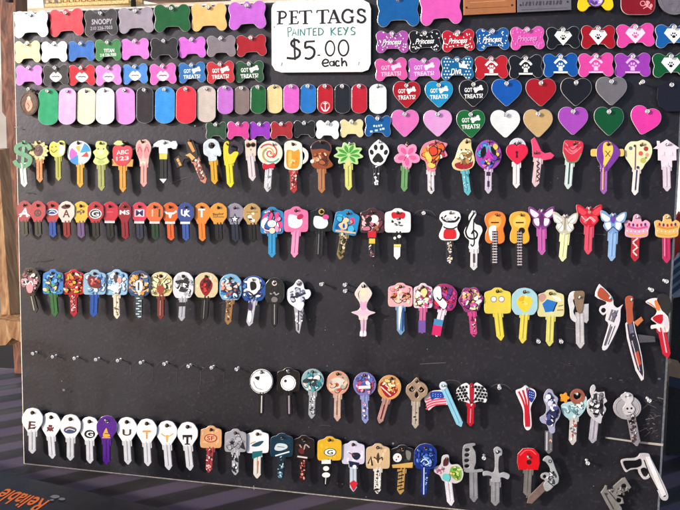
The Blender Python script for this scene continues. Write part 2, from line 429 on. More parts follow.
def tag(desc, shape, x0, x1, y0, y1, col, print_=None, pc=WH, ang=0, hk='ring', kind='anod', group=None, name=None, edge=SIL, hy=None, hx=None):
    nT[0] += 1; i = nT[0]
    cx, cy, w, h = (x0+x1)/2, (y0+y1)/2, x1-x0, y1-y0
    if shape == 'bone': hx_, hy_ = cx, cy-h*.32; r = max(1.15, w*.045)
    elif shape == 'heart': hx_, hy_ = cx, cy-h*.31; r = 1.7
    else: hx_, hy_ = cx, y0+h*.10; r = 1.5
    if ang: hx_ = cx - (hy_-cy)*math.sin(R(ang))
    if hx: hx_ = hx
    if hy: hy_ = hy
    ww = .0026 + (i % 2)*.0014
    chk(desc)
    t = Item(name or {'bone': 'bone_tag', 'heart': 'heart_tag', 'dog': 'dog_tag'}[shape], desc, 'pet tag', hx_, hy_, ww, group, rx=random.uniform(-2.6, 2.0), ry=random.uniform(-3, 3), empty=False)
    a = ang + random.uniform(-1.3, 1.3) - 2.2 * (1 if cy < 90 else 0)
    if shape == 'bone': lp = place(BONE, cx, cy, w*.985, h, a)
    elif shape == 'heart': lp = place(HEART, cx, cy, w*.97, h, a)
    else: lp = [(p[0], p[1]) for p in rrect(x0+.35, y0, x1-.35, y1, w*.47, 7, w*.37)]
    hole = circ(hx_, hy_, r, 12)
    lps = [lp, hole]
    o = t.plate(t.name, lps, edge or col, 'metal' if edge else kind, 0, .75, .2,
                more=()) if False else None
    # bare aluminium blank with the coloured face laid on it
    dark = edge and sum(lin(col)[:3]) < 3.0
    k = .955 if shape != 'dog' else .965
    t.plate(t.name, lps, col, kind, 0, 1.1, .28 if dark else .22, edge=edge if dark else None)
    if print_: t.ink('lettering' if print_ in ('got', 'gothrt', 'script', 'diva', 'name1', 'name2', 'name3') else 'emblem', art(print_, x0, x1, y0, y1, pc), z=1.1)
    hook(hx_, hy_ - r*.25, ww, hk, 'small hook through the ' + desc)
    return t
G1 = 'large bone shaped pet tags in the top row'
for a in [
 ('large plain white bone tag', 14, 49.5, 11, 38, '#fdfdff', None), ('large plain crimson bone tag', 49.6, 84.4, 9, 36.5, '#e8153f', None),
 ('large black bone tag engraved with name and number', 85, 118.5, 9.5, 36.5, '#221c26', 'name1'), ('large plain pale grey bone tag', 119, 154, 7.5, 33.5, '#b9aebb', None),
 ('large plain green bone tag', 154.6, 190.4, 4.5, 32.2, '#05763c', None), ('large plain gold bone tag', 190.8, 227.6, 3.5, 31.2, '#e8bf7c', None),
 ('large plain orchid bone tag', 228.6, 266.8, 1.5, 29.8, '#cf74dc', None), ('large plain blue bone tag cut by the photo top', 377, 419.5, -6, 27.2, '#1479bd', None),
 ('large plain pink bone tag cut by the photo top', 419.7, 461.8, -9, 25.2, '#f06fc8', None)]:
    tag(a[0], 'bone', *a[1:], group=G1)
G2 = 'small bone shaped pet tags'
for a in [
 ('cream bone tag at left end of second row', 15, 41.3, 41, 63, '#f1e0a6', None), ('plain white bone tag beside the cream bone tag', 41.6, 68.2, 41.5, 62.5, '#fcfcff', None),
 ('plain blue bone tag beside the green named bone tag', 68.5, 95.4, 41, 61.5, '#1377c8', None), ('green bone tag engraved with white name', 95.3, 121.8, 39.5, 61, '#0b8743', 'name2'),
 ('plain pink bone tag right of green named bone tag', 121.8, 149.6, 38.6, 60, '#f48fe0', None), ('plain black small bone tag in second row', 151, 178.6, 38, 59.5, '#29242c', None),
 ('plain orchid small bone tag in second row', 178.6, 206.4, 37, 58, '#dc76e0', None), ('plain grey small bone tag in second row', 207, 236.2, 35.8, 57, '#9c9199', None),
 ('plain red bone tag left of the price sign', 236.6, 266.8, 35, 56.5, '#c60e2c', None),
 ('lilac dotted bone tag reading Princess', 376, 408.8, 31, 53.2, '#d06cc8', 'script'), ('black dotted bone tag reading Princess', 409, 441.4, 30.3, 52.3, '#1f1a20', 'script'),
 ('red dotted bone tag reading Princess', 442, 474.8, 30, 51.8, '#d8163a', 'script'), ('blue dotted bone tag reading Princess', 476, 509.4, 28.4, 50.8, '#1474c0', 'script'),
 ('pink bone tag with faint pale script', 510.2, 544.6, 26.8, 50.2, '#f06cc4', 'script', '#f6a4dc'), 
 ('black bone tag with white diamond paw', 546, 580, 27, 49, '#1b171d', 'diamond'), ('red bone tag with white diamond paw', 580.6, 615.3, 25.6, 49, '#c8142e', 'diamond'),
 ('pink bone tag with pink diamond paw', 616, 654.2, 24, 47.6, '#f25ab8', 'diamondpink', '#ffd8f0'), ('blue bone tag with white diamond paw', 655, 692, 24, 47.6, '#1a78c2', 'diamond'),
 ('plain lilac bone tag at left end of third row', 16.3, 43, 65.4, 85.8, '#dc86d8', None), ('black bone tag with white lips', 43.6, 69.2, 65, 85.6, '#231e26', 'lips'),
 ('red bone tag with white lips', 69, 95.6, 65, 85.8, '#d8183c', 'lips'), ('lilac bone tag with pale lips', 96, 122.2, 65, 85.8, '#e08cd6', 'lips', '#fbdcf2'),
 ('blue bone tag with white lips', 122.8, 148.8, 64, 84.4, '#1284ce', 'lips'), ('pink bone tag with pale lips', 149.8, 177.2, 63.6, 84.8, '#e864bc', 'lips', '#fcd8ee'),
 ('blue bone tag reading got treats', 178.8, 206.2, 62.4, 83.2, '#1480c4', 'got'), ('red bone tag reading got treats', 206.8, 235, 61.4, 83.4, '#cb1634', 'got'),
 ('dark green bone tag reading got treats', 235.4, 264.6, 61, 82.6, '#0a5a30', 'got'),
 ('rose bone tag reading got treats', 375, 407.5, 58.2, 80.8, '#ee6cb6', 'got', '#fbd2ea'), ('lilac bone tag reading got treats', 407.7, 440.8, 58, 80.6, '#e27cd6', 'got', '#fbdcf6'),
 ('teal blue dotted bone tag with crown and script', 441, 473.8, 56.6, 80.2, '#0f86c0', 'diva'), ('red bone tag with white roof and paw', 474.6, 508.2, 56, 79.2, '#d0142f', 'rescue'),
 ('black bone tag with white roof and paw', 508.6, 542.8, 55.2, 78.6, '#1d1a22', 'rescue'), ('blue bone tag with white roof and paw', 542.8, 578, 53.6, 77.4, '#1470c4', 'rescue'),
 ('pink bone tag with pale roof and paw', 578, 613.6, 53.2, 77.2, '#f25cb6', 'rescue', '#ffc8ea'), ('violet bone tag with pale roof and paw', 614, 650.8, 53.2, 77.2, '#bd54d0', 'rescue', '#f0c4f4'),
 ('green bone tag with white diamond paw', 652, 689, 53, 77.4, '#0c7440', 'diamond'),
 ]:
    tag(a[0], 'bone', a[1], a[2], a[3], a[4], a[5], a[6], a[7] if len(a) > 7 else WH, group=G2)
G3 = 'tiny bone shaped pet tags'
for a in [
 ('tiny dark green bone tag', 206, 227.2, 122, 139.6, '#0b4e2e', None), ('tiny magenta pink bone tag', 227.4, 249.6, 121.6, 139.6, '#e24aa8', None),
 ('tiny purple bone tag', 249.6, 270.8, 121.8, 139.4, '#a838d0', None), ('tiny red bone tag', 270.7, 293.2, 121.6, 139.2, '#b81630', None),
 ('tiny black bone tag', 293.8, 315.8, 120.6, 138, '#17131a', None), ('tiny white bone tag', 316.4, 339.4, 120.6, 139.2, '#ffffff', None),
 ('tiny cream bone tag', 340, 363.8, 119.4, 137.6, '#f3e8b6', None), ('small blue bone tag engraved with pale text', 365, 391.2, 115.4, 136.8, '#1278bc', 'name3')]:
    tag(a[0], 'bone', *a[1:6], a[6], group=G3)
G4 = 'rounded rectangular dog tags'
for a in [
 ('tall teal green dog tag', 39, 58.9, 88.2, 125.4, '#14b583', None), ('tall lilac dog tag second from the left end', 59, 77.3, 88, 125, '#ee9cf0', None), ('tall cream dog tag', 77.6, 96.3, 88, 125, '#f9f2d2', None),
 ('tall white dog tag', 96.3, 115.3, 87.6, 124.6, '#ffffff', None), ('tall pale pink dog tag beside the dark one', 115.5, 135.5, 87.2, 124.6, '#f0a0ea', None), ('tall dark brown dog tag', 136.8, 153.8, 87, 123.4, '#33262e', None),
 ('tall bright blue dog tag', 155.2, 175.8, 86.6, 123.8, '#139be8', None), ('tall crimson dog tag', 176.2, 197, 86.2, 124, '#ee1f4a', None), ('tall pale silver dog tag', 197.2, 216.6, 85.8, 122.6, '#d9ccc4', None),
 ('short lilac dog tag', 217.6, 233.8, 85.6, 114.4, '#dc8ae4', None), ('short grey brown dog tag', 234.3, 250.3, 86, 114.6, '#8f7d7c', None), ('short green dog tag', 250.8, 266.4, 85, 114, '#0b7a3c', None),
 ('short cream dog tag', 266.9, 283, 84.6, 113.6, '#f2dfa8', None), ('short pink dog tag', 283.5, 299.8, 84.2, 113.4, '#f07ada', None), ('short blue dog tag', 300.3, 316.7, 84, 113.6, '#1188d4', None),
 ('short red dog tag with white anchor', 317.3, 333.6, 84, 113.6, '#d61832', 'anchor'), ('short black dog tag', 334.5, 351, 84, 113.6, '#1a1e2a', None), ('short crimson dog tag', 351.4, 367.7, 84, 113.6, '#d81a40', None),
 ('short white dog tag', 369.2, 387, 84, 114, '#ffffff', None)]:
    tag(a[0], 'dog', *a[1:6], a[6], group=G4, hk='ring' if a[5] not in ('#ffffff', '#f9f2d2', '#f2dfa8') else 'peg')
G5 = 'heart shaped pet tags'
for a in [
 ('red heart tag reading got treats', 392.6, 421, 81.4, 108, '#cf1630', 'gothrt'), ('cyan heart tag reading got treats', 424.6, 453.6, 81, 107.6, '#14a8dc', 'gothrt'),
 ('black heart tag reading got treats', 458.5, 488.6, 80.2, 107, '#1f1b21', 'gothrt'), ('plain blue heart tag', 491, 522.2, 79.2, 106.4, '#1472cc', None), ('plain red heart tag', 525, 556.6, 78.6, 106.2, '#cc1430', None),
 ('plain black heart tag with bright rim', 559.8, 592, 78.2, 106, '#211d26', None), ('plain silver grey heart tag', 595, 627.2, 77, 105.4, '#8f8a90', None),
 ('pink frosted heart tag', 390.6, 419.6, 109.8, 137, '#ee86cc', None), ('pale lilac heart tag', 423, 452.6, 110, 136.6, '#f2b4e8', None), ('green heart tag reading got treats', 456, 485.6, 110, 137.6, '#0c8442', 'gothrt'),
 ('plain white heart tag', 490, 520.6, 110, 137.6, '#ffffff', None), ('plain tan heart tag', 522.8, 553.2, 109.4, 137.4, '#e6c48e', None), ('plain violet heart tag', 557.4, 588.4, 107, 134.8, '#c964d8', None),
 ('plain green heart tag', 593, 624.2, 107, 135.8, '#0b6e42', None)]:
    tag(a[0], 'heart', *a[1:6], a[6], group=G5)
tag('tilted hot pink heart tag', 'heart', 628.8, 660.4, 106.8, 135, '#f24cb6', ang=14, group=G5)
# odd pieces in the top right corner
def odd(name, desc, cat, hx, hy, w=.004): chk(desc); return Item(name, desc, cat, hx, hy, w)
t = odd('metal_plate', 'blank copper coloured metal plate at the top edge', 'nameplate', 489, -4)
o = t.plate('plate', [[(463.5, -14), (515.6, -15), (515.7, 12.9), (463.7, 15.6)], circ(466.5, 8, .9, 8), circ(512, 5.6, .9, 8)], '#c98a5c', 'anod', 0, 1.4, .2)
t.ink('scratches', [('l', '#8a4c34', .5, [(467, 9), (509, 7)]), ('l', '#e8a87c', .5, [(470, 3), (505, 1)]), ('c', '#5a2a20', 466.6, 8, 1.1), ('c', '#5a2a20', 512, 5.6, 1.1)], parent=o)
t = odd('metal_plate', 'grey engraved metal plate at the top edge', 'nameplate', 544, -6)
o = t.plate('plate', [[(517.2, -15), (571, -17), (571.2, 10.2), (517.4, 12.8)]], '#8f8a92', 'anod', 0, 1.4, .2)
t.ink('engraving', [*[('r', '#54505a', 523+i*3.4, 4.4-i*.15, 1.1+(i*7%3)*.6, 4.2, -2.6+(i*5%3)*12) for i in range(12)], ('r', '#6a6670', 544, 9.2, 46, .5, -2.6), ('c', '#3a363c', 520.5, 5.6, 1), ('c', '#3a363c', 567.4, 2.2, 1)], parent=o)
t = odd('bone_charm', 'yellow enamel bone charm with purple oval centre', 'pet tag', 596, -8)
o = t.plate('charm', place(BONE, 595, -2, 36, 27, -2), '#f2d81c', 'enamel', 0, 1.6, .4)
t.ink('centre', [('e', '#3c2a20', 595.5, -1, 9, 9), ('e', '#b79ad8', 595.5, -1, 7.8, 7.8), ('b', ['#6a4a9a', '#e8dcf4', '#8a62b8'], 595.5, -1, 6, 6, 10, 3)], parent=o)
t.plate('bell', [circ(579.5, 7.3, 1.7, 10)], '#e8e2d0', 'metal', 0, 1.4, .3)
t = odd('round_tag', 'dark red rounded tag with pale dog face emblem', 'pet tag', 637, -8)
o = t.plate('tag', rrect(620.5, -22, 655, 15.2, 9, 6), '#a8142c', 'anod', 0, 1.2, .3, edge=SIL)
t.ink('emblem', [('o', '#f4a8b0', 642.5, 3.8, 2.8, 2.0), ('e', '#f4a8b0', 647.6, 2.6, 2.2, 1.5, 30), ('e', '#f4a8b0', 650.6, 6.4, 1.5, 2.3, 20), ('L', '#f4a8b0', .9, [(643, 9), (647, 7), (651, 9.8)]), ('e', '#f4a8b0', 646.6, 5.2, 1.8, 1.5)], parent=o)
t = odd('coin_tag', 'grey embossed coin tag in the top right corner', 'pet tag', 674, -12)
t.plate('coin', circ(674.5, -1.6, 16.8, 40), '#8d8790', 'metal', 0, 1.2, .3, more=[([circ(674.5, -1.6, 14.6, 36), circ(674.5, -1.6, 13.6, 36)], 1.1, .35, .1), (radial(674.5, -1, 5, 9, 5), 1.1, .3, .1), (circ(674, 9.6, 2.2, 12), 1.1, .3, .1)])
t = odd('round_tag', 'blank black rounded octagonal tag near the right edge', 'pet tag', 671, 86)
t.plate('tag', [[(657.5, 88), (662, 84), (667, 82.4), (676, 81.6), (684, 83), (689, 88), (690, 104), (684, 111.5), (666, 112), (659, 107), (656.4, 99)], circ(671, 86.6, 1.5, 12)], '#221f30', 'enamel', 0, 1.2, .3)
hook(671, 85.4, .004, 'ring', 'small hook through the blank black octagonal tag')
t = odd('oval_pendant', 'old oval copper pendant with embossed figure at left edge', 'pendant', 30, 90)
o = t.plate('disc', [circ(29.6, 103.6, 9.6, 32, 12.2)], '#5e463c', 'metal', 0, 1.3, .3, more=[([circ(29.6, 103.6, 8.6, 32, 11.1), circ(29.6, 103.6, 7.9, 32, 10.3)], 1.2, .4, .12)])
t.ink('relief', [('s', '#c79a86', [(29.5, 96), (31, 99), (33.2, 105), (31, 110.6), (28, 111), (26, 105), (27.6, 99.4)]), ('c', '#d8b09c', 29.5, 98.5, 1.8), ('L', '#4a342c', .6, [(28, 103), (30, 106), (29, 109)])], parent=o, z=1.3, kind='metal')
t.plate('loop', [circ(30.2, 90.4, 3, 16), circ(30.2, 90.4, 1.7, 16)], '#8a6a5a', 'metal', .2, .8, .2)
hook(30.2, 89.6, .004, 'ring', 'small hook holding the old oval copper pendant')

# ------------------------------------------------------------------ price sign
t = odd('price_sign', 'white plastic pet tags price sign with rounded corners', 'sign', 321, 30, .0032)
def sg(X, Y): return (270 + X/6.667, Y/6.667)
def SL(c, w, pts, sm=False): return ('L' if sm else 'l', c, w*SW[0]/6.667, [sg(*p) for p in pts])
lp = [(272+5, 1.9), (300, 1.2), (363, .1), (369.4, 3.4), (371.2, 9), (371, 64), (368.6, 70), (362.6, 72.2), (282, 72.8), (275.5, 70.6), (272.2, 65), (271.9, 9), (273.4, 4.6)]
o = t.plate('panel', lp, '#ffffff', 'plastic', .6, 1.0, .15)
SW = [1.2]; K_ = '#25202c'; Tn = 6
pet = [SL(K_, 14, [(68, 80), (66, 162)]), SL(K_, Tn, [(48, 163), (90, 161)]), SL(K_, Tn, [(48, 80), (84, 78)]), SL(K_, 10, [(74, 80), (98, 82), (110, 100), (98, 120), (72, 124)], 1),
 SL(K_, 14, [(148, 78), (148, 162)]), SL(K_, Tn, [(128, 78), (186, 75)]), SL(K_, Tn, [(150, 118), (176, 116)]), SL(K_, Tn, [(128, 163), (190, 160)]), SL(K_, Tn, [(184, 75), (187, 92)]), SL(K_, Tn, [(188, 161), (192, 143)]), SL(K_, Tn, [(176, 108), (176, 127)]),
 SL(K_, 14, [(237, 76), (238, 160)]), SL(K_, Tn, [(198, 78), (280, 73)]), SL(K_, Tn, [(200, 77), (198, 94)]), SL(K_, Tn, [(277, 73), (281, 90)]), SL(K_, Tn, [(220, 161), (256, 160)]),
 SL(K_, 14, [(352, 72), (352, 158)]), SL(K_, Tn, [(314, 74), (392, 69)]), SL(K_, Tn, [(316, 74), (314, 90)]), SL(K_, Tn, [(390, 69), (393, 86)]), SL(K_, Tn, [(334, 159), (372, 157)]),
 SL(K_, 6, [(428, 68), (396, 155)]), SL(K_, 14, [(426, 68), (460, 153)]), SL(K_, 5, [(408, 128), (448, 126)]), SL(K_, Tn, [(384, 156), (412, 155)]), SL(K_, Tn, [(440, 155), (478, 153)]),
 SL(K_, 11, [(550, 88), (532, 70), (508, 70), (488, 92), (486, 126), (506, 150), (532, 152), (549, 142)], 1), SL(K_, 12, [(549, 152), (549, 118)]), SL(K_, Tn, [(532, 117), (564, 115)]), SL(K_, Tn, [(551, 67), (551, 92)]),
 SL(K_, 11, [(632, 84), (618, 67), (595, 69), (588, 86), (600, 102), (625, 112), (636, 130), (624, 149), (600, 152), (586, 136)], 1), SL(K_, 5, [(633, 66), (634, 88)]), SL(K_, 5, [(584, 131), (585, 155)])]
G_ = '#3f9a94'
def tl(*p): return SL(G_, 5.5, list(p))
pain = [tl((122, 188), (125, 250)), SL(G_, 5.5, [(118, 190), (138, 186), (146, 200), (138, 212), (122, 216)], 1), tl((150, 242), (165, 194), (179, 238)), tl((156, 226), (176, 222)), tl((191, 195), (190, 241)),
 tl((205, 242), (205, 196)), tl((205, 197), (232, 240)), tl((232, 240), (235, 194)), tl((244, 196), (282, 189)), tl((263, 193), (262, 239)), tl((291, 194), (290, 239)), tl((290, 194), (313, 191)), tl((290, 216), (308, 213)), tl((290, 239), (315, 236)),
 tl((326, 192), (326, 238)), SL(G_, 5.5, [(322, 192), (345, 194), (357, 214), (346, 232), (322, 238)], 1), tl((408, 186), (410, 240)), tl((440, 185), (411, 213)), tl((411, 212), (441, 238)), tl((456, 190), (457, 236)), tl((455, 191), (480, 187)), tl((456, 212), (474, 209)), tl((456, 236), (482, 232)),
 tl((489, 184), (505, 208)), tl((522, 182), (499, 238)), SL(G_, 5.5, [(569, 190), (552, 184), (541, 197), (550, 209), (566, 216), (562, 232), (540, 234)], 1)]
B_ = '#17141c'; SW[0] = 1.32
pr = [SL(B_, 12, [(200, 288), (182, 270), (152, 276), (146, 300), (172, 322), (200, 342), (197, 374), (165, 392), (114, 388)], 1), SL(B_, 10, [(164, 256), (170, 403)]),
 SL(B_, 10, [(302, 277), (240, 281)]), SL(B_, 12, [(240, 280), (238, 320), (268, 315), (297, 336), (293, 374), (264, 394), (234, 388)], 1), SL(B_, 7, [(318, 371), (338, 370)]),
 ('p', B_, [sg(*p) for p in circ(402, 325, 35, 24, 55)], [sg(*p) for p in circ(403, 325, 25, 24, 43)]), ('p', B_, [sg(*p) for p in circ(492, 322, 39, 24, 58)], [sg(*p) for p in circ(492, 322, 28, 24, 46)]),
 SL(B_, 8, [(358, 424), (388, 419), (388, 404), (371, 398), (356, 410), (352, 428), (366, 444), (394, 438)], 1), ('p', B_, [sg(*p) for p in circ(413, 426, 17, 18, 19)], [sg(*p) for p in circ(413, 426, 9, 18, 11)]), SL(B_, 8, [(428, 406), (430, 444)]),
 SL(B_, 8, [(464, 413), (448, 408), (440, 425), (448, 442), (467, 438)], 1), SL(B_, 8, [(480, 386), (482, 444)]), SL(B_, 8, [(482, 426), (498, 409), (509, 420), (513, 444)], 1)]
t.ink('printed_heading', pet, parent=o, z=1.6); t.ink('handwritten_line', pain, parent=o, z=1.6); t.ink('handwritten_price', pr, parent=o, z=1.6)
for X, Y in ((80, 430), (592, 424), (30, 182)):
    x, y = sg(X, Y); t.plate('staple', place([(-1, -1), (1, -1), (1, 1), (-1, 1)], x, y, .9, 3.6 if X > 50 else 1.6, 12), '#b8b4bc', 'metal', 1.6, .35, .1, parent=o)
# ------------------------------------------------------------------ the keys
nK = [0]
def key(name, desc, hx, hy, w=None, hk='brass', rx=None, ry=None):
    nK[0] += 1; chk(desc)
    ww = (w*.72 if w else (.0050 + (nK[0] % 2)*.0020))
    t = Item(name, desc, 'key', hx, hy, ww, None, rx=random.uniform(-3.2, -.8) if rx is None else rx, ry=random.uniform(-3, 3) if ry is None else ry)
    if hk: hook(hx, hy, ww, hk, 'small hook through the ' + desc)
    return t
def rim(lp, cx, cy, k): return [(cx+(x-cx)*k, cy+(y-cy)*k) for x, y in lp]
def sk(desc, shp, cx, cy, w, h, hc, tx, ty, bw, bc, pr=(), bi=None, ang=0, hd=.60, name='painted_key', hk='brass', bx=None, kind='enamel', bkind='enamel', edge=None, sh=.22, r=1.75, group=None, by=None, collar=None, side=1):
    """a painted key on a standard blank: head, blade, printed picture"""
    hx, hy = cx + math.sin(R(ang))*h/2*hd, cy - math.cos(R(ang))*h/2*hd
    t = key(name, desc, hx, hy, hk=hk)
    if group: t.root['group'] = group
    lp = place(shp, cx, cy, w, h, ang)
    bx = cx - math.sin(R(ang))*h*.4 if bx is None else bx
    b = t.blade(bx, cy + h*.40 if by is None else by, tx, ty, bw, bc, bkind, sh=sh, ink=bi, edge=edge, side=side)
    hd_ = t.plate('head', [lp, circ(hx, hy, r, 14)], hc, kind, -.05, 1.5, .32, edge=edge)
    if collar: t.ink('collar', [('r', collar, bx, cy+h*.46, bw*1.4, 2.2, 0)], parent=b, z=1.6)
    if pr: t.ink('emblem', pr, parent=hd_, clip=rim(lp, cx, cy, .93))
    return t

# row 1: shaped keys ------------------------------------------------------------
t = key('dollar_key', 'green dollar sign key with silver blade', 24.4, 143.6)
t.blade(23.6, 163, 26, 187.2, 6.4, '#d4dad2', 'metal')
h = t.plate('head', stroke(cro([(31, 150), (28.5, 145.6), (23, 144.4), (18, 146.8), (17.6, 151), (21, 153.6), (27, 155.6), (31, 159), (29.6, 164), (24, 166.4), (18.5, 164.8), (15.8, 160.6)], 4), 4.6), '#8cc49c', 'enamel', 0, 1.5, .3)
t.plate('upright_bar', stroke([(24.6, 140.6), (23.4, 169)], 3.2), '#9ed0aa', 'enamel', .2, 1.1, .25, parent=h)
t = key('sunflower_key', 'sunflower key with brown centre and bronze blade', 39.5, 143.2)
t.blade(40.3, 158, 41, 182.6, 6.6, '#a9774a', 'metal')
h = t.plate('head', [radial(39.5, 151, 8.6, 10.6, 13, 104), circ(39.5, 143.2, 1.4, 10)], '#eedca0', 'enamel', 0, 1.4, .3)
t.ink('flower_centre', [('e', '#6a2f26', 39.3, 150.6, 5.1, 6), ('b', ['#4a1e1c', '#8a4a3a'], 39.3, 150.6, 4, 5, 14, 2, .22)] + [('l', '#caa050', .5, [(39.5+6*math.cos(a*.8), 151+6.4*math.sin(a*.8)), (39.5+8*math.cos(a*.8), 151+8.4*math.sin(a*.8))]) for a in range(8)], parent=h)
t = key('smiling_face_key', 'yellow winking face key with olive blade', 62, 144.2)
t.blade(59, 156, 60, 181, 5.6, '#c8c464')
h = t.plate('head', [cr([(50, 150), (50.5, 144.5), (54, 141.5), (58, 143), (61, 140.6), (65.5, 142), (66, 150), (64, 155.6), (57.5, 157.6), (52, 155)], 4), circ(62.4, 143.6, 1.3, 10)], '#f3ef86', 'enamel', 0, 1.4, .3)
t.ink('face', [('e', '#f2f1e6', 62, 150, 3.4, 5.4), ('c', '#f1d848', 55, 148.8, 5), ('c', '#3a3428', 52.8, 147.2, .7), ('c', '#3a3428', 56.8, 146.8, .7), ('L', '#3a3428', .7, [(51.8, 150), (54.6, 152.6), (58, 150)])], parent=h)
t = key('beach_ball_key', 'beach ball key with gold blade', 79.2, 143.4)
t.blade(81, 162, 81.2, 187.6, 6.4, '#e8b838')
h = t.plate('head', [circ(80, 153, 12.2, 36), circ(79.2, 143.4, 1.6, 12)], '#f4f4f6', 'enamel', 0, 1.5, .35)
def wedge(c, cx, cy, r, a0, a1): return ('p', c, [(cx, cy)] + [(cx+r*math.cos(R(a0+(a1-a0)*i/6)), cy+r*math.sin(R(a0+(a1-a0)*i/6))) for i in range(7)])
t.ink('ball_panels', [wedge('#d870d0', 80, 154.5, 9.8, 150, 222), wedge('#18a8dc', 81, 153, 10.6, -66, -8), wedge('#1a9ede', 79, 155, 10, 88, 150), wedge('#e43a2c', 82, 157, 7.6, 0, -42), wedge('#f0c02a', 80, 152.5, 6.5, -125, -80), ('c', '#fff6e0', 80, 154, 1.8)], parent=h)
t = key('bear_key', 'pale green gummy bear shaped key', 102, 144)
t.blade(102, 164, 103, 191, 6.8, '#b9bb74')
h = t.plate('head', [cr([(96, 146), (97, 142), (100, 141), (105, 141.5), (108, 143.5), (107, 148), (110, 153), (108, 157), (110.5, 162), (106, 165), (99, 165.5), (94, 162), (96, 157), (93.6, 152), (97, 149)], 3), circ(101.4, 143.6, 1.3, 10)], '#dfe89a', 'enamel', 0, 1.5, .4)
t.ink('face', [('c', '#4a5a34', 99, 149, .8), ('c', '#4a5a34', 104.5, 149, .8), ('e', '#f2f6c4', 101.8, 152.6, 3, 2.2), ('L', '#8a9a54', .7, [(97, 157.5), (101.8, 159.6), (107, 157.5)]), ('e', '#c4d078', 102, 162, 3.4, 2)], parent=h)
t = key('apple_key', 'red apple key with green leaf on gold block', 124, 142.6)
t.blade(123.8, 165, 124.8, 192.4, 6.8, '#e3a73c')
b = t.plate('base_block', [(112.5, 159), (134.6, 159.6), (134, 167), (113, 166)], '#e4b060', 'enamel', -.2, 1.4, .3)
h = t.plate('head', cr([(113, 151), (115, 146), (121, 145.6), (124, 147), (127, 145.6), (132, 147), (133.6, 152), (132, 160), (127, 165.4), (119, 165), (114.4, 160)], 4), '#e22a4c', 'enamel', 0, 1.5, .35)
t.plate('leaf', cr([(114, 144), (118, 140.6), (123, 141.6), (124, 144.5), (119, 145.6)], 3), '#d8e8a0', 'enamel', .3, 1.1, .25, parent=h)
t.ink('lettering', [('t', '#ffd8de', 123.6, 152.4, 12.5, 4.4, 'ABC', -4), ('t', '#ffd8de', 123.6, 158.6, 13, 4.2, '123', -4)], parent=h, z=1.5)
t = key('sandals_key', 'pink pair of sandals key with rose blade', 143, 142)
t.blade(145, 162, 145.2, 187, 6.6, '#eab0a8')
h = t.plate('head', [cr([(137, 152), (136.6, 145), (139.4, 140.4), (143, 140), (147, 139.6), (150.6, 143), (152, 149), (150, 157), (149, 165), (142, 166), (140, 160)], 4), circ(143.4, 142.4, 1.3, 10)], '#f7c6bc', 'enamel', 0, 1.4, .3)
t.ink('sandals', [('e', '#e79aa0', 140.6, 151.4, 3.0, 7.6, -6), ('e', '#e79aa0', 147.6, 151.4, 3.0, 7.6, 6), ('L', '#c0485c', .8, [(138.6, 152), (140.4, 147), (142.8, 152)]), ('L', '#c0485c', .8, [(145.4, 152), (147.6, 147), (149.8, 152)]), ('e', '#fbe0d6', 144.2, 163, 3, 1.6)], parent=h)
t = key('hammer_key', 'silver claw hammer key with black handle', 165.6, 143.2, hk='peg')
t.blade(164.3, 152, 165.2, 182.4, 7.2, '#1c1e20', sh=0)
h = t.plate('head', [[(152, 149), (154.6, 144), (158.6, 141), (163, 139.8), (169, 140.6), (172, 142), (173.6, 141), (177, 141.2), (178.4, 145), (177, 149.2), (173.6, 149.4), (172, 148), (168.4, 148.6), (168.6, 154), (160, 154), (159.6, 147.6), (156, 147)], circ(165.6, 143.2, 1.5, 12)], '#dcdce0', 'metal', 0, 1.7, .4)
t.plate('grip_band', [(160.2, 153.6), (168.4, 153.6), (168, 159.6), (160.4, 159.6)], '#e6e070', 'enamel', 0, 1.6, .3)
t.plate('blade_tip', [(160.6, 179), (168.2, 179), (164.8, 183.6)], '#e8e8ea', 'metal', .1, 1.4, .25)
t = key('power_drill_key', 'orange and black power drill key hung askew', 190.6, 141.4)
t.blade(195, 157, 206.6, 183.6, 6.8, '#d99a88', ink=[('b', ['#f2d0c4', '#a85a50', '#7c4038'], 201, 172, 5, 11, 22, 9, .3)])
h = t.plate('drill_body', [(186, 141.6), (190, 139), (194, 140.4), (198, 150.6), (199.4, 157), (197.6, 162.4), (193, 162), (190.6, 158.6), (185.4, 159.6), (183.4, 163.6), (184.4, 166.4), (178.2, 168.4), (174.6, 159), (179.6, 155), (182, 157), (188.6, 154.6)], '#241c1c', 'enamel', 0, 1.6, .3)
t.ink('orange_trim', [('p', '#f0a050', [(188, 142.6), (191, 141), (196, 151.4), (193.6, 152.6)]), ('p', '#f2b26a', [(186, 155.4), (191, 153.2), (196.4, 158), (193, 160.8), (190, 157)]), ('p', '#f0b060', [(177, 159.6), (179, 158), (182.6, 165.4), (180.4, 166.2)]), ('l', '#241c1c', .6, [(178, 163), (182, 161)]), ('c', '#fff0dc', 197, 160.6, 1.2)], parent=h)
t = key('wrench_key', 'silver adjustable wrench key with gold blade', 212.2, 145.6)
t.blade(214, 160, 216, 184.4, 6.6, '#e8b83c')
t.plate('head', [cr([(204, 149), (204.4, 143.6), (208.6, 139.6), (214, 139), (218.6, 142), (220.4, 147), (222, 153.6), (220.6, 156.6), (217.6, 156), (217.4, 160.6), (210, 161.4), (209, 157.4), (204.8, 154.4)], 4), circ(212.2, 145.8, 3.1, 14)], '#d6dce2', 'metal', 0, 1.6, .35, more=[([(206, 151), (216, 155.4), (215.6, 156.6), (205.6, 152.4)], 1.6, .4, .12)])
t = key('pipe_wrench_key', 'yellow pipe wrench key with dark round jaw', 228.5, 145)
t.blade(229.4, 160, 231.8, 187.6, 7, '#ece03a')
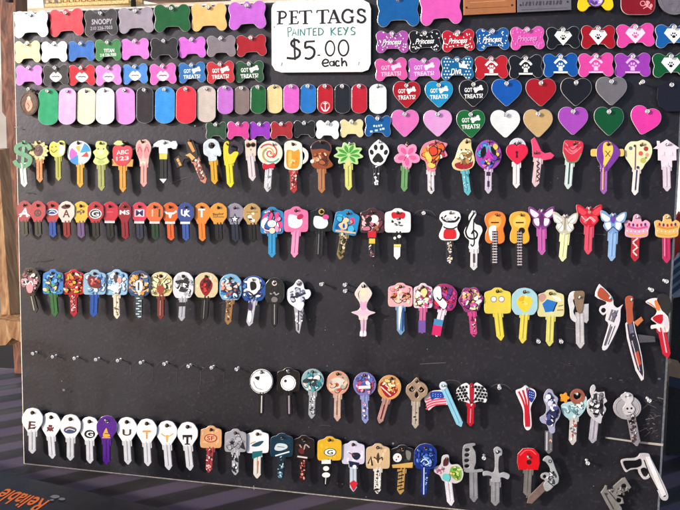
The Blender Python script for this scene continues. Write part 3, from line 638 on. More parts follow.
t.plate('jaw', [circ(236, 149, 7.4, 26), circ(235, 148.6, 3.8, 16)], '#4c3c52', 'enamel', -.2, 1.4, .35)
t.plate('head', cr([(224.4, 144), (227.6, 141.2), (229.6, 143), (229, 151.6), (231, 154.6), (235.4, 151.6), (239.4, 153), (237, 158.6), (234, 164), (225.6, 163), (224, 152)], 3), '#ece040', 'enamel', .1, 1.5, .3)
t = key('square_headed_key', 'pale pink square headed key with two dark dots', 249, 145)
t.blade(250.6, 153, 253.6, 181.2, 7, '#eadfe2', sh=.3)
h = t.plate('head', [[(245.2, 141), (248, 139.4), (250, 141), (254, 139.2), (256.6, 140.4), (256.6, 156), (246.4, 157.6)], circ(248.8, 145.4, 1.7, 12), circ(253.6, 145, 1.7, 12)], '#eeddd2', 'enamel', 0, 1.5, .35)
t.ink('brown_marks', [('o', '#8a6a3c', 248.8, 145.4, 2.5, 1.75), ('o', '#8a6a3c', 253.6, 145, 2.5, 1.75), ('p', '#b89a78', [(250.2, 149), (252.4, 149), (251.3, 151.4)])], parent=h)
t = key('lollipop_key', 'swirled lollipop key with red bow', 273.4, 145, hk='peg')
t.blade(269.8, 163, 268.2, 192, 7, '#d8d4d8', 'metal', ink=[('b', ['#ffffff', '#a8a4ac'], 269, 178, 3, 13, 12, 4, .4)])
h = t.plate('head', [circ(270.6, 153.2, 12.4, 36), circ(273.4, 145, 1.4, 12)], '#f4f2e4', 'enamel', 0, 1.6, .4)
def spiral(cx, cy, r0, r1, a0, a1, n=16): return [(cx+(r0+(r1-r0)*i/n)*math.cos(R(a0+(a1-a0)*i/n)), cy+(r0+(r1-r0)*i/n)*math.sin(R(a0+(a1-a0)*i/n))) for i in range(n+1)]
t.ink('swirls', [('l', '#e0584c', 1.5, spiral(270.4, 153.4, 10.4, 5, -150, 60)), ('l', '#6cc0ac', 1.5, spiral(270.4, 153.4, 10.4, 5, 30, 230)), ('l', '#e8b050', 1.2, spiral(270.4, 153.4, 8.6, 2.2, 110, 400)), ('l', '#e0584c', 1.1, spiral(270.4, 153.4, 4.6, .6, 0, 420))], parent=h)
t.plate('bow', cr([(263.6, 163.4), (268.6, 164.6), (274.4, 163), (275.6, 167.6), (270.2, 168.4), (264.4, 169.6)], 3), '#e02c4c', 'enamel', .6, 1.5, .35)
t = key('beer_mug_key', 'foaming beer mug key with red patterned blade', 293.6, 144.6)
t.blade(293.8, 168, 294.6, 193.2, 7, '#c84a44', ink=[('b', ['#f4d8d0', '#8c2428', '#f09088'], 294, 181, 3, 10, 24, 6, .3)])
t.plate('mug_handle', [cr([(300, 148), (305, 148.4), (308.6, 153), (308.2, 160), (304, 164), (299, 164)], 4), cr([(300, 151.6), (303.6, 152), (305, 155), (304.6, 159), (302.6, 160.6), (299.6, 160.6)], 3)], '#f6f2ea', 'enamel', -.1, 1.4, .35)
h = t.plate('head', [cr([(284.6, 147), (286, 142.4), (291, 140.6), (296, 141), (301, 143), (302.6, 148), (301.6, 168.6), (286.4, 168.8), (285, 158)], 4), circ(293.6, 144.6, 1.6, 12)], '#f8f4e8', 'enamel', 0, 1.6, .35)
t.ink('beer', [('s', '#f0a83c', [(287, 151.6), (291, 150.2), (295, 151.4), (299.8, 150.2), (299, 167), (288, 167)]), ('s', '#f7ce78', [(289, 153), (292, 152.4), (291.6, 166), (289.2, 165.6)]), ('b', ['#fbe2a4', '#e08a2c'], 294, 160, 4, 5, 9, 8, .2)], parent=h)
t = key('capped_head_key', 'orange face key with dark baseball cap', 321.6, 143.2)
t.blade(322, 168, 322.4, 193.2, 7, '#c98e64')
h = t.plate('head', cr([(311, 148), (314, 143), (320, 140.4), (327, 141.2), (331.4, 146), (331, 152), (329, 158), (333.4, 165), (328, 168.6), (319, 169.4), (312.6, 165.6), (313, 157)], 4), '#b0643a', 'enamel', 0, 1.5, .35)
t.ink('cap_and_patches', [('s', '#1f2436', [(311.8, 149.4), (314, 143.6), (320, 141.2), (327, 142), (330.6, 147), (330, 151.6), (323, 149)]), ('b', ['#e4a070', '#7c3420', '#f4cca8', '#c2744a'], 321, 159, 7.4, 7, 16, 12, .28), ('c', '#f2ece4', 312.8, 161.6, 1.9)], parent=h)
t = key('palm_tree_key', 'green palm tree key with pale yellow trunk', 350, 144.4, hk='peg')
t.blade(348.6, 164, 349.2, 190.4, 7, '#dfe08a')
h = t.plate('head', [radial(349, 154.4, 11, 15, 9, 108, 12, .84), circ(350, 144.6, 1.4, 12)], '#c9e8a8', 'enamel', 0, 1.5, .35)
t.ink('fronds', [('s', '#56b048', [(349+1.6*math.cos(a), 155+1.6*math.sin(a)), (349+8*math.cos(a-.25), 154.4+6.4*math.sin(a-.25)), (349+12*math.cos(a), 154.6+9.6*math.sin(a)), (349+8*math.cos(a+.2), 154.4+6.4*math.sin(a+.2))]) for a in (0.25, 1.0, 2.3, 3.0, 3.7, 4.4, 5.1, 5.8)] + [('r', '#e8dc9c', 348.8, 163, 4, 5)], parent=h)
t = key('paw_key', 'white and black paw print key', 379, 142.6, hk='peg')
t.blade(378, 165, 376.4, 188.4, 6.8, '#26222a', ink=[('b', ['#ffffff', '#e8e6ea'], 377, 176, 2.6, 10, 12, 5, .36)])
h = t.plate('head', [cr([(369, 151), (371, 146.8), (374.2, 143.2), (377, 141), (379, 139.6), (381.4, 141.2), (384.6, 143.2), (388, 147), (389.6, 152), (387.4, 157.6), (384.6, 163), (378.6, 166.4), (372.4, 163), (369.8, 157)], 4), circ(379, 142.4, .9, 10)], '#f6f6f8', 'enamel', 0, 1.5, .35)
t.ink('paw', [('s', '#141216', [(378.4, 153.2), (382, 156.4), (384, 160.4), (381, 163), (378.4, 162.2), (375.6, 163), (372.8, 160.4), (375, 156.4)]), ('e', '#141216', 372, 152.4, 1.9, 2.7, -20), ('e', '#141216', 376, 147.6, 1.9, 2.9, -5), ('e', '#141216', 382, 147.6, 1.9, 2.9, 8), ('e', '#141216', 386.2, 152.6, 1.9, 2.7, 20)], parent=h)
t = key('pink_flower_key', 'pink hibiscus flower key with green blade', 407.2, 144)
t.blade(405.4, 166, 404.4, 191.8, 6.6, '#7fb078')
h = t.plate('head', [radial(407.4, 156, 8.4, 13.6, 5, 60, 90, 1.0, .5), circ(407, 144.8, 1.4, 10)], '#f4a4c8', 'enamel', 0, 1.5, .4)
t.ink('petals', [('s', '#ee6ea6', [(407.4+1.5*math.cos(a), 156+1.5*math.sin(a)), (407.4+7*math.cos(a-.35), 156+7*math.sin(a-.35)), (407.4+10*math.cos(a), 156+10*math.sin(a)), (407.4+7*math.cos(a+.35), 156+7*math.sin(a+.35))]) for a in (R(18), R(90), R(162), R(234), R(306))] + [('c', '#fbe0ee', 407.4, 156, 1.7), ('l', '#b83070', .8, [(407, 156), (404, 161)])], parent=h)
t = key('orange_flowers_key', 'pink rimmed key printed with orange flowers', 436, 142.6)
t.blade(431, 170, 431.4, 194.2, 6.8, '#e8e2e6', ink=[('b', ['#4a4450', '#c8c0cc'], 431, 183, 2, 8, 9, 6, .3)])
h = t.plate('head', [cr([(420.4, 152), (424, 144.6), (430, 141.4), (436, 140), (442, 142), (447.6, 144), (445, 149.4), (447.6, 156), (441, 158.6), (437, 165), (435, 171.4), (428, 171.6), (425.6, 162), (421, 158.6)], 4), circ(436, 143, 1.3, 10)], '#f29cb0', 'enamel', 0, 1.5, .35)
t.ink('picture', [('b', ['#f07838', '#f6a83c', '#f8d878', '#e85a3c', '#fbe8dc', '#c84c64'], 434, 154, 12, 13, 46, 15, .26)], parent=h, clip=cr([(421.4, 152), (426, 145), (436, 141), (445.6, 145), (444.6, 156), (437, 163), (434, 170), (429, 170), (426, 161), (422, 157)], 3))
t = key('sitting_bear_key', 'cream cartoon animal key with red base and teal blade', 466.4, 142)
t.blade(464.6, 168, 468.2, 195.6, 6.8, '#78c4d0', ink=[('b', ['#d8f0f2', '#3a8898'], 466, 180, 2, 10, 10, 3, .3)])
h = t.plate('head', [cr([(457, 152), (459, 146), (462, 141.6), (466, 138.6), (471, 140), (471.6, 147), (474, 155), (475, 162), (472, 168), (464, 171), (455, 169.6), (452, 164), (455, 158)], 4), circ(467, 142.4, 1.5, 10)], '#eadcae', 'enamel', 0, 1.5, .35)
t.ink('picture', [('s', '#b8303a', [(455, 164), (462, 162), (470, 163), (473, 161), (471.6, 167), (464, 169.6), (456.6, 168)]), ('b', ['#f6ecca', '#c8a268', '#9a7248', '#fbf4dc'], 464.6, 155, 7.6, 8, 20, 21, .3), ('c', '#2a201c', 461.6, 150, .7), ('c', '#2a201c', 465.6, 149.6, .7)], parent=h, clip=cr([(457, 152), (460, 146), (463, 142), (467, 140), (471, 147), (473, 155), (474, 162), (471, 167), (464, 170), (456, 168), (453, 164), (456, 158)], 3))
t = key('peace_sign_key', 'tie dye peace sign key in purple and pink', 488.8, 142.4)
t.blade(488.6, 166, 488.2, 193.8, 6.8, '#d8ccdc', ink=[('r', '#4a3c64', 488.4, 174, 4, 4), ('r', '#4a3c64', 488.2, 184, 2, 6)])
h = t.plate('head', [circ(488.5, 155, 13, 36, 15), circ(488.8, 142.8, 1.4, 10)], '#b85cc8', 'enamel', 0, 1.5, .35)
t.ink('tie_dye', [('b', ['#e070c8', '#6a7ce0', '#f0d068', '#8a4cc0', '#e888b8', '#60b8d8'], 488.5, 155, 12, 14, 46, 31, .24), ('s', '#141018', [(480.6, 152), (484.6, 146.4), (486, 152), (482.6, 158)]), ('s', '#141018', [(491, 146.4), (495.6, 151), (495.4, 156), (491.4, 152)]), ('p', '#141018', [(485.6, 161.4), (483.6, 164.6), (487, 165.6)]), ('p', '#141018', [(491, 161), (493.4, 164), (490, 165.6)]), ('s', '#d048b8', [(488, 147), (490.4, 154), (494, 160), (488.6, 158.4), (482.6, 161), (486.4, 154)])], parent=h, clip=circ(488.5, 155, 12.2, 24, 14.2))
t = key('heart_padlock_key', 'red heart padlock key with white blade', 518, 142.6, hk='peg')
t.blade(516.4, 162, 516.2, 188.4, 7, '#ece6ea')
t.plate('shackle', [circ(517.6, 146.4, 8.4, 30), circ(517.6, 146.8, 4.8, 20)], '#e6e2e6', 'metal', -.2, 1.5, .4)
h = t.plate('head', place(HEART, 517, 154.4, 22, 20.6), '#e62c5a', 'enamel', 0, 1.8, .45)
t.ink('keyhole', [('c', '#5a0c24', 516.8, 152.6, 1.4), ('p', '#5a0c24', [(516.2, 153), (517.4, 153), (518, 158), (515.6, 158)])], parent=h)
t = key('high_heel_key', 'pink high heel shoe key with chain pattern blade', 535.6, 153.4)
t.blade(538.4, 157, 535, 187, 7.4, '#e8ccd0', ink=[('l', '#4a343c', 1, [(536.4+(i % 2)*3, 161+i*2.6), (539.4-(i % 2)*3, 163.4+i*2.6)]) for i in range(8)])
t.plate('head', [[(531, 140), (534.6, 137.2), (537.2, 141.8), (541.3, 151), (545, 153.4), (550.6, 152.4), (554.4, 155.6), (551.6, 159), (544.4, 160.4), (539.6, 158.4), (536, 158.6), (532.4, 157), (532, 147)], circ(535.4, 153.4, 1.3, 10)], '#ee5a86', 'enamel', 0, 1.6, .4)
t = key('rose_key', 'red rose key with green sepals', 574, 144)
t.blade(570, 160, 567.6, 189.2, 7.4, '#d6e4e2', ink=[('l', '#2c4a50', 1, [(569.4, 163), (568, 184)])])
h = t.plate('head', [cr([(563.6, 143), (566, 140.2), (573, 140.6), (581, 141.4), (583.4, 145), (581.6, 154), (577, 161.6), (567.6, 161.6), (563, 154)], 4), circ(574.4, 144.4, 1.3, 10)], '#e0405a', 'enamel', 0, 1.6, .4)
t.ink('petals', [('L', '#f49aa6', .9, [(565, 143), (571, 148), (580, 142.6)]), ('L', '#f49aa6', .9, [(564.6, 148), (572, 154), (581, 147)]), ('s', '#f0788c', [(568, 149), (573, 146.6), (577, 149), (573, 153)]), ('L', '#9c1c38', .8, [(568, 146), (572.6, 150), (578, 146)]), ('L', '#7a9a70', 1.3, [(563.6, 154), (567, 161), (571, 163)]), ('L', '#7a9a70', 1.3, [(581, 153.6), (577, 161), (571, 163)]), ('L', '#d8e8cc', .7, [(562.8, 152), (566, 161)])], parent=h)
t = key('ribbon_key', 'purple ribbon and gold key', 607.4, 144.6)
t.plate('gold_bar', rrect(590.6, 149, 624, 156.6, 2, 4), '#f0cc78', 'enamel', -.4, 1.2, .3)
t.blade(604, 164, 603, 194.4, 6.6, '#b072c4', ink=[('l', '#f2c868', 1.2, [(602.6, 168), (602, 190)])])
h = t.plate('head', cr([(597, 148), (603, 142), (607, 140.8), (611, 142), (618, 148), (619.4, 155), (614, 163), (607, 171), (600, 172), (600.6, 166), (596.6, 158)], 4), '#8e4cae', 'enamel', 0, 1.5, .35)
t.ink('gold_centre', [('s', '#f2d070', [(604, 143), (611, 143), (612.6, 152), (607.6, 162), (602.6, 168), (603.4, 158), (602.6, 150)]), ('l', '#7c5424', .8, [(605, 151), (610, 157)]), ('l', '#7c5424', .8, [(610, 151), (605, 157)]), ('c', '#5a3c2c', 608, 144.6, 1.8)], parent=h)
t = key('palette_key', 'cream artist palette key with paint spots', 641.4, 145.2)
t.blade(636.6, 167, 634.2, 195.4, 6.6, '#efe6e2', ink=[('l', '#4a4a78', 1.3, [(636.4, 170), (634.6, 190)])])
h = t.plate('head', [cr([(624.6, 156), (625, 147.6), (630, 142), (637, 141.4), (643, 140), (649.4, 143), (652, 150), (650, 158), (645, 164), (641, 170), (634, 170.6), (628.6, 163)], 4), circ(641.2, 145.4, 1.5, 10)], '#f1eac6', 'enamel', 0, 1.5, .35)
t.ink('paint_spots', [('c', '#6a8a90', 630.4, 148.4, 1.9), ('c', '#4c3430', 634.6, 146, 1.3), ('c', '#b84a44', 645.6, 149, 2.4), ('c', '#e07060', 640.4, 153.6, 2.3), ('c', '#f0a890', 646.6, 155, 2), ('c', '#c8c86c', 642.6, 160.6, 2.8), ('c', '#8aac6c', 645.4, 158, 1.2), ('l', '#7c6470', 1.1, [(635.4, 146), (634.6, 170)]), ('c', '#4a4a78', 637.4, 167.6, 1.5)], parent=h)
t = key('house_key', 'pale lilac house shaped key', 666.8, 145, hk='peg')
t.blade(666, 165, 666.2, 191.6, 7.6, '#ddd0dc')
h = t.plate('head', [[(652.6, 149), (657, 145.6), (656.6, 141), (659.6, 141), (660, 143.6), (666.6, 139.4), (679.6, 148.6), (676, 149.6), (676, 160.6), (671.6, 161), (671.6, 167.6), (661, 167.6), (660.6, 161), (657.6, 160.6), (657.6, 149.4)], circ(666.8, 145, 1.5, 10)], '#ece0ea', 'enamel', 0, 1.5, .35, more=[([(661, 152), (664, 152), (664, 156), (661, 156)], 1.45, .3, .1), ([(669, 152), (672, 152), (672, 156), (669, 156)], 1.45, .3, .1), (circ(666.2, 164.6, 1.6, 10), 1.45, .3, .1)])

# row 2: team keys ----------------------------------------------------------------
TEAM = rpoly(mir([(0, -1.04), (.52, -.90), (.98, -.52), (1.0, .34), (.60, .80), (.52, 1.02), (0, 1.02)]), .22)
GT = 'small painted team keys in the second key row'
BK = '#15141a'
teams = [
 (25.4, 'crimson key with curly white letter, leftmost of its row', '#b8284c', BK, [('t', '#f6e8ea', 25.6, 212.6, 9.6, 9, 'A', 0, .2), ('L', '#f6e8ea', 1.2, [(20, 214.6), (26, 213), (31, 216)])]),
 (38.8, 'crimson key with black letter A and black blade', '#c83a50', BK, [('o', '#241418', 38.8, 213, 3.6, 2.4), ('t', '#241418', 38.8, 213, 4, 6, 'A')]),
 (53.2, 'red topped key with white oval and blue blade', '#d24a4c', '#2a62b8', [('e', '#dfe4f4', 53, 212, 5.8, 3.4), ('e', '#2a4c9c', 53, 212, 4.6, 2.2), ('L', '#ffffff', .7, [(49.6, 212.6), (53, 211), (56.4, 212.6)])]),
 (67.2, 'cream key with dark red trim and red blade', '#f0e6dc', '#a82c34', [('s', '#6e2430', [(62, 207), (66, 204.6), (71, 205), (70, 208), (65, 209)]), ('t', '#8c2430', 67.2, 213.6, 7, 7.6, 'A')]),
 (81.6, 'yellow key with brown emblem and purple blade', '#f2d05c', '#8c6c9c', [('b', ['#8a6a2c', '#c8942c', '#5c3c74'], 81.6, 212.4, 3.4, 3, 8, 4, .4)]),
 (96.2, 'red key with black oval letter G', '#cf3c4c', BK, [('e', '#ffffff', 96.2, 213.8, 6.2, 4.8), ('e', '#15141a', 96.2, 213.8, 5.4, 4), ('t', '#ffffff', 96.2, 213.8, 7.2, 5.6, 'G')]),
 (110.6, 'plain rose red key with white collar and black blade', '#dc3c58', BK, [('r', '#e88090', 110.6, 212, 6, .8)]),
 (125.4, 'crimson narrow key with white double letter and crimson blade', '#b4233e', '#a8183a', [('t', '#ffffff', 125.4, 212.4, 9.6, 4.4, 'MS')]),
 (140.2, 'pink red key with navy letter M', '#e04466', '#222a50', [('r', '#f6dce4', 140.2, 213, 9.6, 7.2), ('t', '#26246a', 140.2, 213, 7.4, 5.6, 'M')]),
 (155.4, 'orange key with green bar and green blade', '#ec8450', '#1c4a2c', [('r', '#2c5c34', 160, 213, 1.8, 8), ('r', '#f8d0b8', 153.2, 213, 1.4, 7)]),
 (170.8, 'orange key with white horned emblem', '#e87630', '#e4743c', [('L', '#ffffff', 1.8, [(164.6, 211), (168, 213.4), (170.8, 213), (173.6, 213.4), (177, 211)]), ('p', '#ffffff', [(168.6, 212.4), (173, 212.4), (171.6, 218), (170, 218)])]),
 (186.2, 'blue key with white interlocked letters', '#1c4ea0', '#1c5cb0', [('t', '#ffffff', 184.8, 212.6, 6.4, 6.4, 'U'), ('t', '#ffffff', 188.2, 213.6, 6.4, 6, 'K')]),
 (202.4, 'orange key with white letter T and orange blade', '#f09430', '#f08c28', [('t', '#ffffff', 202.4, 213, 7, 8.4, 'T')]),
 (219, 'gold key with dark lettering and black blade', '#ecac4a', BK, [('t', '#3c2c1c', 219, 214.4, 11, 3.4, 'Baylor', -4), ('l', '#3c2c1c', .6, [(213.6, 217), (224.6, 217)])]),
 (235.4, 'grey lilac key with navy star cut and navy blade', '#aaa2b4', '#1f2848', [('p', '#1f2848', [(235.4, 213), (237, 217), (241, 217.4), (238, 220), (239, 223), (235.4, 221.4), (232, 223), (233, 220), (230, 217.4), (234, 217)]), ('p', '#ffffff', [(235.4, 215.6), (236.2, 218), (238.4, 218.2), (236.6, 219.6), (237.2, 221.6), (235.4, 220.4), (233.6, 221.6), (234.2, 219.6), (232.4, 218.2), (234.6, 218)])]),
 (252.4, 'tan gold key with white trim and black blade', '#d3b078', BK, [('b', ['#f6ecd8', '#4a3c2c', '#ffffff'], 252.4, 217, 4.6, 4, 9, 6, .36), ('l', '#8c7444', .6, [(247, 212), (258, 212)])]),
]
for i, (x, d, hc, bc, pr) in enumerate(teams):
    cy = 211.2 + i*.18; w = 15.8 + i*.10
    narrow = i == 7
    sk(d, TEAM, x, cy, 12.4 if narrow else w, 21, hc, x + 1.2, 236.6 + i*.38, 7.0, bc, pr, hd=.54, sh=0, group=GT, name='team_key', r=1.5, collar='#f0e4e4' if i in (6, 8, 9, 10, 11) else None)
M3 = .28
sk('sky blue and pink patterned picture key', SQ, 272.6, 220.4, 23, 27, '#3a9cd4', 272.8, 257.4, 7.4, '#48a8d8', [('b', ['#f4a8d0', '#ffffff', '#2878c0', '#e85a9c', '#7cc8ec', '#f8d0e4'], 272.6, 221, 11, 12.5, 40, 41, M3), ('e', '#fff6f2', 272.6, 223.6, 4.4, 3.6), ('e', '#f0e0c8', 273, 230.6, 3, 3)], hd=.7)
sk('pink square key with white oval patch', SQ, 296.6, 219.2, 24.4, 25.6, '#f084b4', 294.8, 257.4, 7.4, '#f4a2c8', [('s', '#fdf6fa', [(289, 216), (292, 214.4), (297, 216), (301, 217), (303, 222), (300, 227), (294, 228), (289, 225)]), ('e', '#c01c5c', 300.6, 216.8, 3.6, 2.6, -30)], hd=.66)
sk('black square key with white patch and pink spot', SQ, 321, 219.6, 23, 23.6, '#1b191d', 320, 258.6, 7.2, '#232126', [('s', '#f6f2f4', [(314.6, 217), (318, 216), (323, 217.4), (327.6, 220), (328, 225), (324, 228.4), (317, 228), (314, 224)]), ('e', '#e45aa0', 326, 217, 3.2, 2.6), ('o', '#e0c070', 321.8, 211.8, 3, 2)], bi=[('l', '#8c888e', 1, [(319.4, 234), (318.8, 254)])], hd=.62)
sk('tilted blue picture key with pink spot and patterned gold blade', SQ, 346.8, 221.8, 24.6, 25, '#2fa2d8', 340.2, 259.4, 7.4, '#a89468', [('e', '#f6e8f2', 343.8, 223, 3.4, 3.4), ('s', '#e8509c', [(350, 219), (354, 217.6), (355, 223), (352, 224)]), ('b', ['#2a6ab4', '#60c4ec', '#f8d8b4', '#f0a088'], 346.8, 221, 11, 11, 14, 44, M3), ('l', '#f2c8a8', 1.8, [(336, 230.6), (356, 233)])], bi=[('b', ['#3a3226', '#e8dcc0', '#6c5c3c'], 343, 246, 4, 12, 30, 45, .3)], ang=11, hd=.66)
sk('black dotted picture key with red and yellow bands on its blade', SQ, 372.6, 220.4, 24.4, 25, '#5a3440', 372.8, 260, 7.2, '#2a242c', [('b', ['#d888a0', '#2a1c22', '#b87860', '#f0c8c8', '#8c4a58'], 372.6, 220, 12, 12, 46, 51, .2), ('e', '#f8f4f4', 374.6, 219, 4.4, 4), ('e', '#1a1618', 370, 219, 2.6, 3)], bi=[('r', '#d82c40', 372.4, 234, 8, 7), ('r', '#e8d058', 372.5, 241, 6, 5), ('b', ['#f0d8dc', '#8c5c70'], 372.6, 250, 3, 7, 8, 5, .3)], hd=.62)
sk('white square key with red patch above black and white blade', SQ, 398, 220.4, 26, 24.4, '#f8f6f6', 397.2, 260.2, 7.2, '#1c1a1c', [('s', '#d82c3c', [(391.6, 213.4), (395, 212), (398, 214.6), (402, 212), (405.6, 214), (404, 218.6), (399, 218), (393, 218.4)]), ('b', ['#3a2c30', '#c8c4c8', '#4c6a78'], 398, 222, 6, 5, 12, 17, .2)], bi=[('r', '#f0e088', 397.6, 245.4, 7, 2.4), ('p', '#f8f6f4', [(394.2, 247), (400.6, 247), (400.4, 256), (397.2, 259.6), (394.2, 256)]), ('e', '#f8f6f4', 399.4, 236.4, 1.8, 1.6), ('e', '#f8f6f4', 395, 238, 1.4, 1.4)], hd=.6)
t = key('red_and_white_key', 'white rimmed key with black top and red band', 450.6, 213.4)
t.blade(449.6, 240, 449.8, 264.4, 6.4, '#3a3236', ink=[('b', ['#f4ecec', '#e0c890', '#d8d0d4'], 449.8, 252, 3, 11, 22, 8, .36)])
h = t.plate('head', [cr([(439.6, 217), (441.6, 212.6), (446, 210.8), (450, 210.4), (455, 210.8), (459.4, 212.6), (461, 217), (460, 221), (457.8, 225), (457.6, 229), (460, 234), (457.6, 239.6), (450, 240.4), (442, 240), (439, 235.6), (441.6, 229), (443, 224), (440, 220)], 3), circ(450.6, 213.4, 1.2, 10)], '#f6f4f4', 'enamel', 0, 1.5, .35)
t.ink('patches', [('s', '#d82838', [(444.6, 230), (450, 228.6), (455.6, 230), (456, 238), (450, 239.2), (444, 238)]), ('L', '#1a181b', 2.2, [(441.6, 217), (445.6, 221), (455, 221.4), (459.4, 217)]), ('L', '#1a181b', 1.3, [(443.6, 226.6), (447, 228.4), (453, 228.6), (457, 226.6)]), ('b', ['#1a181b', '#c8c4cc'], 450, 218, 7, 3, 10, 5, .3)], parent=h)
t = key('treble_clef_key', 'white treble clef key with silver blade', 473, 212.6, hk='peg')
t.blade(474.2, 248, 473.8, 270, 7.2, '#e4e0e4', ink=[('r', '#5c585e', 474, 258, 2, 9)])
h = t.plate('head', cr([(464, 232), (466, 227), (469, 223), (468.6, 217), (471, 212.6), (475, 210.6), (476.6, 214), (474, 219.6), (476, 224), (481, 226), (482.6, 231), (480, 237), (478.6, 243), (478.4, 248.6), (469, 248.8), (469.4, 241), (465.6, 237)], 3), '#f4f2f4', 'enamel', 0, 1.5, .35)
t.ink('clef', [('L', '#141216', 1.7, [(474.4, 213), (470.6, 219), (467.6, 226), (465.8, 232), (468.4, 237.6), (475, 238.6), (477.4, 234), (474, 230.4), (471.6, 234)]), ('L', '#141216', 1.3, [(474, 219), (473.6, 230), (474.4, 242), (472.6, 246), (470.8, 244)])], parent=h)
for gx, d, c1, c2, ty in ((495, 'orange acoustic guitar key with white soundboard flare', '#f09038', '#f4b05c', 267), (519.6, 'golden yellow acoustic guitar key', '#f4be4a', '#f7d078', 269.4)):
    t = key('guitar_key', d, gx+1.4, 215.6)
    neck = [('l', '#e8e4e8', .7, [(gx-.4-3, 238+i*2.6), (gx-.4+3, 238+i*2.6)]) for i in range(11)]
    t.blade(gx-.6, 232, gx-.8, ty, 6.8, '#2b2429', ink=None, sh=0)
    h = t.plate('head', [cr([(gx-10.4, 219), (gx-8, 213.6), (gx, 211.2), (gx+8, 213), (gx+11, 219), (gx+9.6, 225.6), (gx+8.4, 229.4), (gx+9.8, 236), (gx+9, 241.6), (gx+4, 244), (gx, 241.4), (gx-5, 243.6), (gx-9.4, 240.6), (gx-9.6, 234), (gx-7.8, 228.4), (gx-9.4, 224)], 4), circ(gx+1.4, 215.6, 1.6, 12)], c1, 'enamel', 0, 1.7, .45)
    t.ink('guitar_face', [('s', c2, [(gx-6, 219), (gx, 215), (gx+6, 219), (gx+5, 226), (gx, 228), (gx-6, 225)]), ('r', '#3c2418', gx, 222.6, 8, 1.3), ('c', '#2a1a14', gx+2, 230.6, 3.2) if gx > 500 else ('s', '#f8f0f2', [(gx-6, 228), (gx+1, 226), (gx-.6, 238), (gx-4.6, 240)])], parent=h, z=1.7)
    f = t.plate('fretboard', place([(-1, -1), (1, -1), (1, 1), (-1, 1)], gx-.2, (231+ty-3)/2, 5.2, ty-3-231), '#3c3036', 'enamel', 1.7, .5, .12)
    t.ink('frets', [('r', '#e8e0e4', gx-.2, 233+i*(ty-238)/11, 4.8, .8) for i in range(12)] + [('l', '#bdb4ba', .35, [(gx-1.6, 231), (gx-1.6, ty-4)]), ('l', '#bdb4ba', .35, [(gx+1.2, 231), (gx+1.2, ty-4)])], parent=f, z=2.2)
def bfly(desc, cx, y0, cw, col, rimc, bc, tx, ty, marks, ang=0):
    t = key('butterfly_key', desc, cx, y0+4, hk='peg')
    t.blade(cx, y0+19, tx, ty, 7.6, bc, sh=.42)
    W = cw/2
    pts = [(0, 3), (.12, 1), (.3, 3.4), (.62, .4), (1, -.6), (1.0, 5), (.86, 9.6), (.66, 11), (.74, 15), (.5, 19), (.24, 21.6), (0, 22)]
    full = pts + [(-a, b) for a, b in reversed(pts) if a]
    lp = place([(a, b/11-1) for a, b in full], cx, y0+11, cw, 22, ang)
    h = t.plate('head', [cr(lp, 3), circ(cx, y0+4, 1.2, 10)], rimc, 'enamel', 0, 1.5, .35)
    pr = []
    for s_ in (-1, 1):
        pr += [('s', col, [(cx+s_*W*.22, y0+7), (cx+s_*W*.6, y0+3), (cx+s_*W*.9, y0+1.6), (cx+s_*W*.84, y0+6.6), (cx+s_*W*.5, y0+10)]), ('s', col, [(cx+s_*W*.2, y0+11), (cx+s_*W*.62, y0+11.6), (cx+s_*W*.5, y0+17), (cx+s_*W*.22, y0+18)])]
    t.ink('wings', pr + marks, parent=h)
    return t
bfly('purple and white butterfly key with orchid blade', 541.4, 207.6, 25, '#f6e4f4', '#9c4c9c', '#cf74bc', 541.6, 255, [('s', '#6c3470', [(541.4, 213), (544, 220), (541.4, 226), (538.8, 220)])])
bfly('cream butterfly key with pale yellow blade', 565, 213, 24.6, '#f8f6ee', '#d4ccbc', '#f0eec0', 562, 261.4, [('l', '#8c8478', .8, [(565, 218), (564.6, 230)]), ('L', '#a8a094', .6, [(557, 218), (562, 224), (558, 230)]), ('L', '#a8a094', .6, [(573, 218), (568, 224), (572, 230)])], 3)
bfly('red butterfly key with rose blade', 589, 205.4, 25.4, '#ec5a68', '#dc2f46', '#e8647c', 587.4, 254.4, [('L', '#ffc8cc', .9, [(581, 216), (586, 220.6), (590, 217), (595, 221)]), ('L', '#ffc8cc', .8, [(584, 222), (589, 218), (594, 222)]), ('c', '#c8a48c', 589, 212, 1.7)])
bfly('pale blue and white butterfly key with blue blade', 612.8, 211.8, 25.6, '#e4e8f8', '#8cb0dc', '#a0c0e8', 610.8, 261, [('s', '#7c5cb4', [(612.6, 215), (615.6, 219), (612.6, 223.6), (609.6, 219)]), ('l', '#3c3c6c', 1, [(606.4, 232), (612.6, 226.6), (619, 232)])], 4)
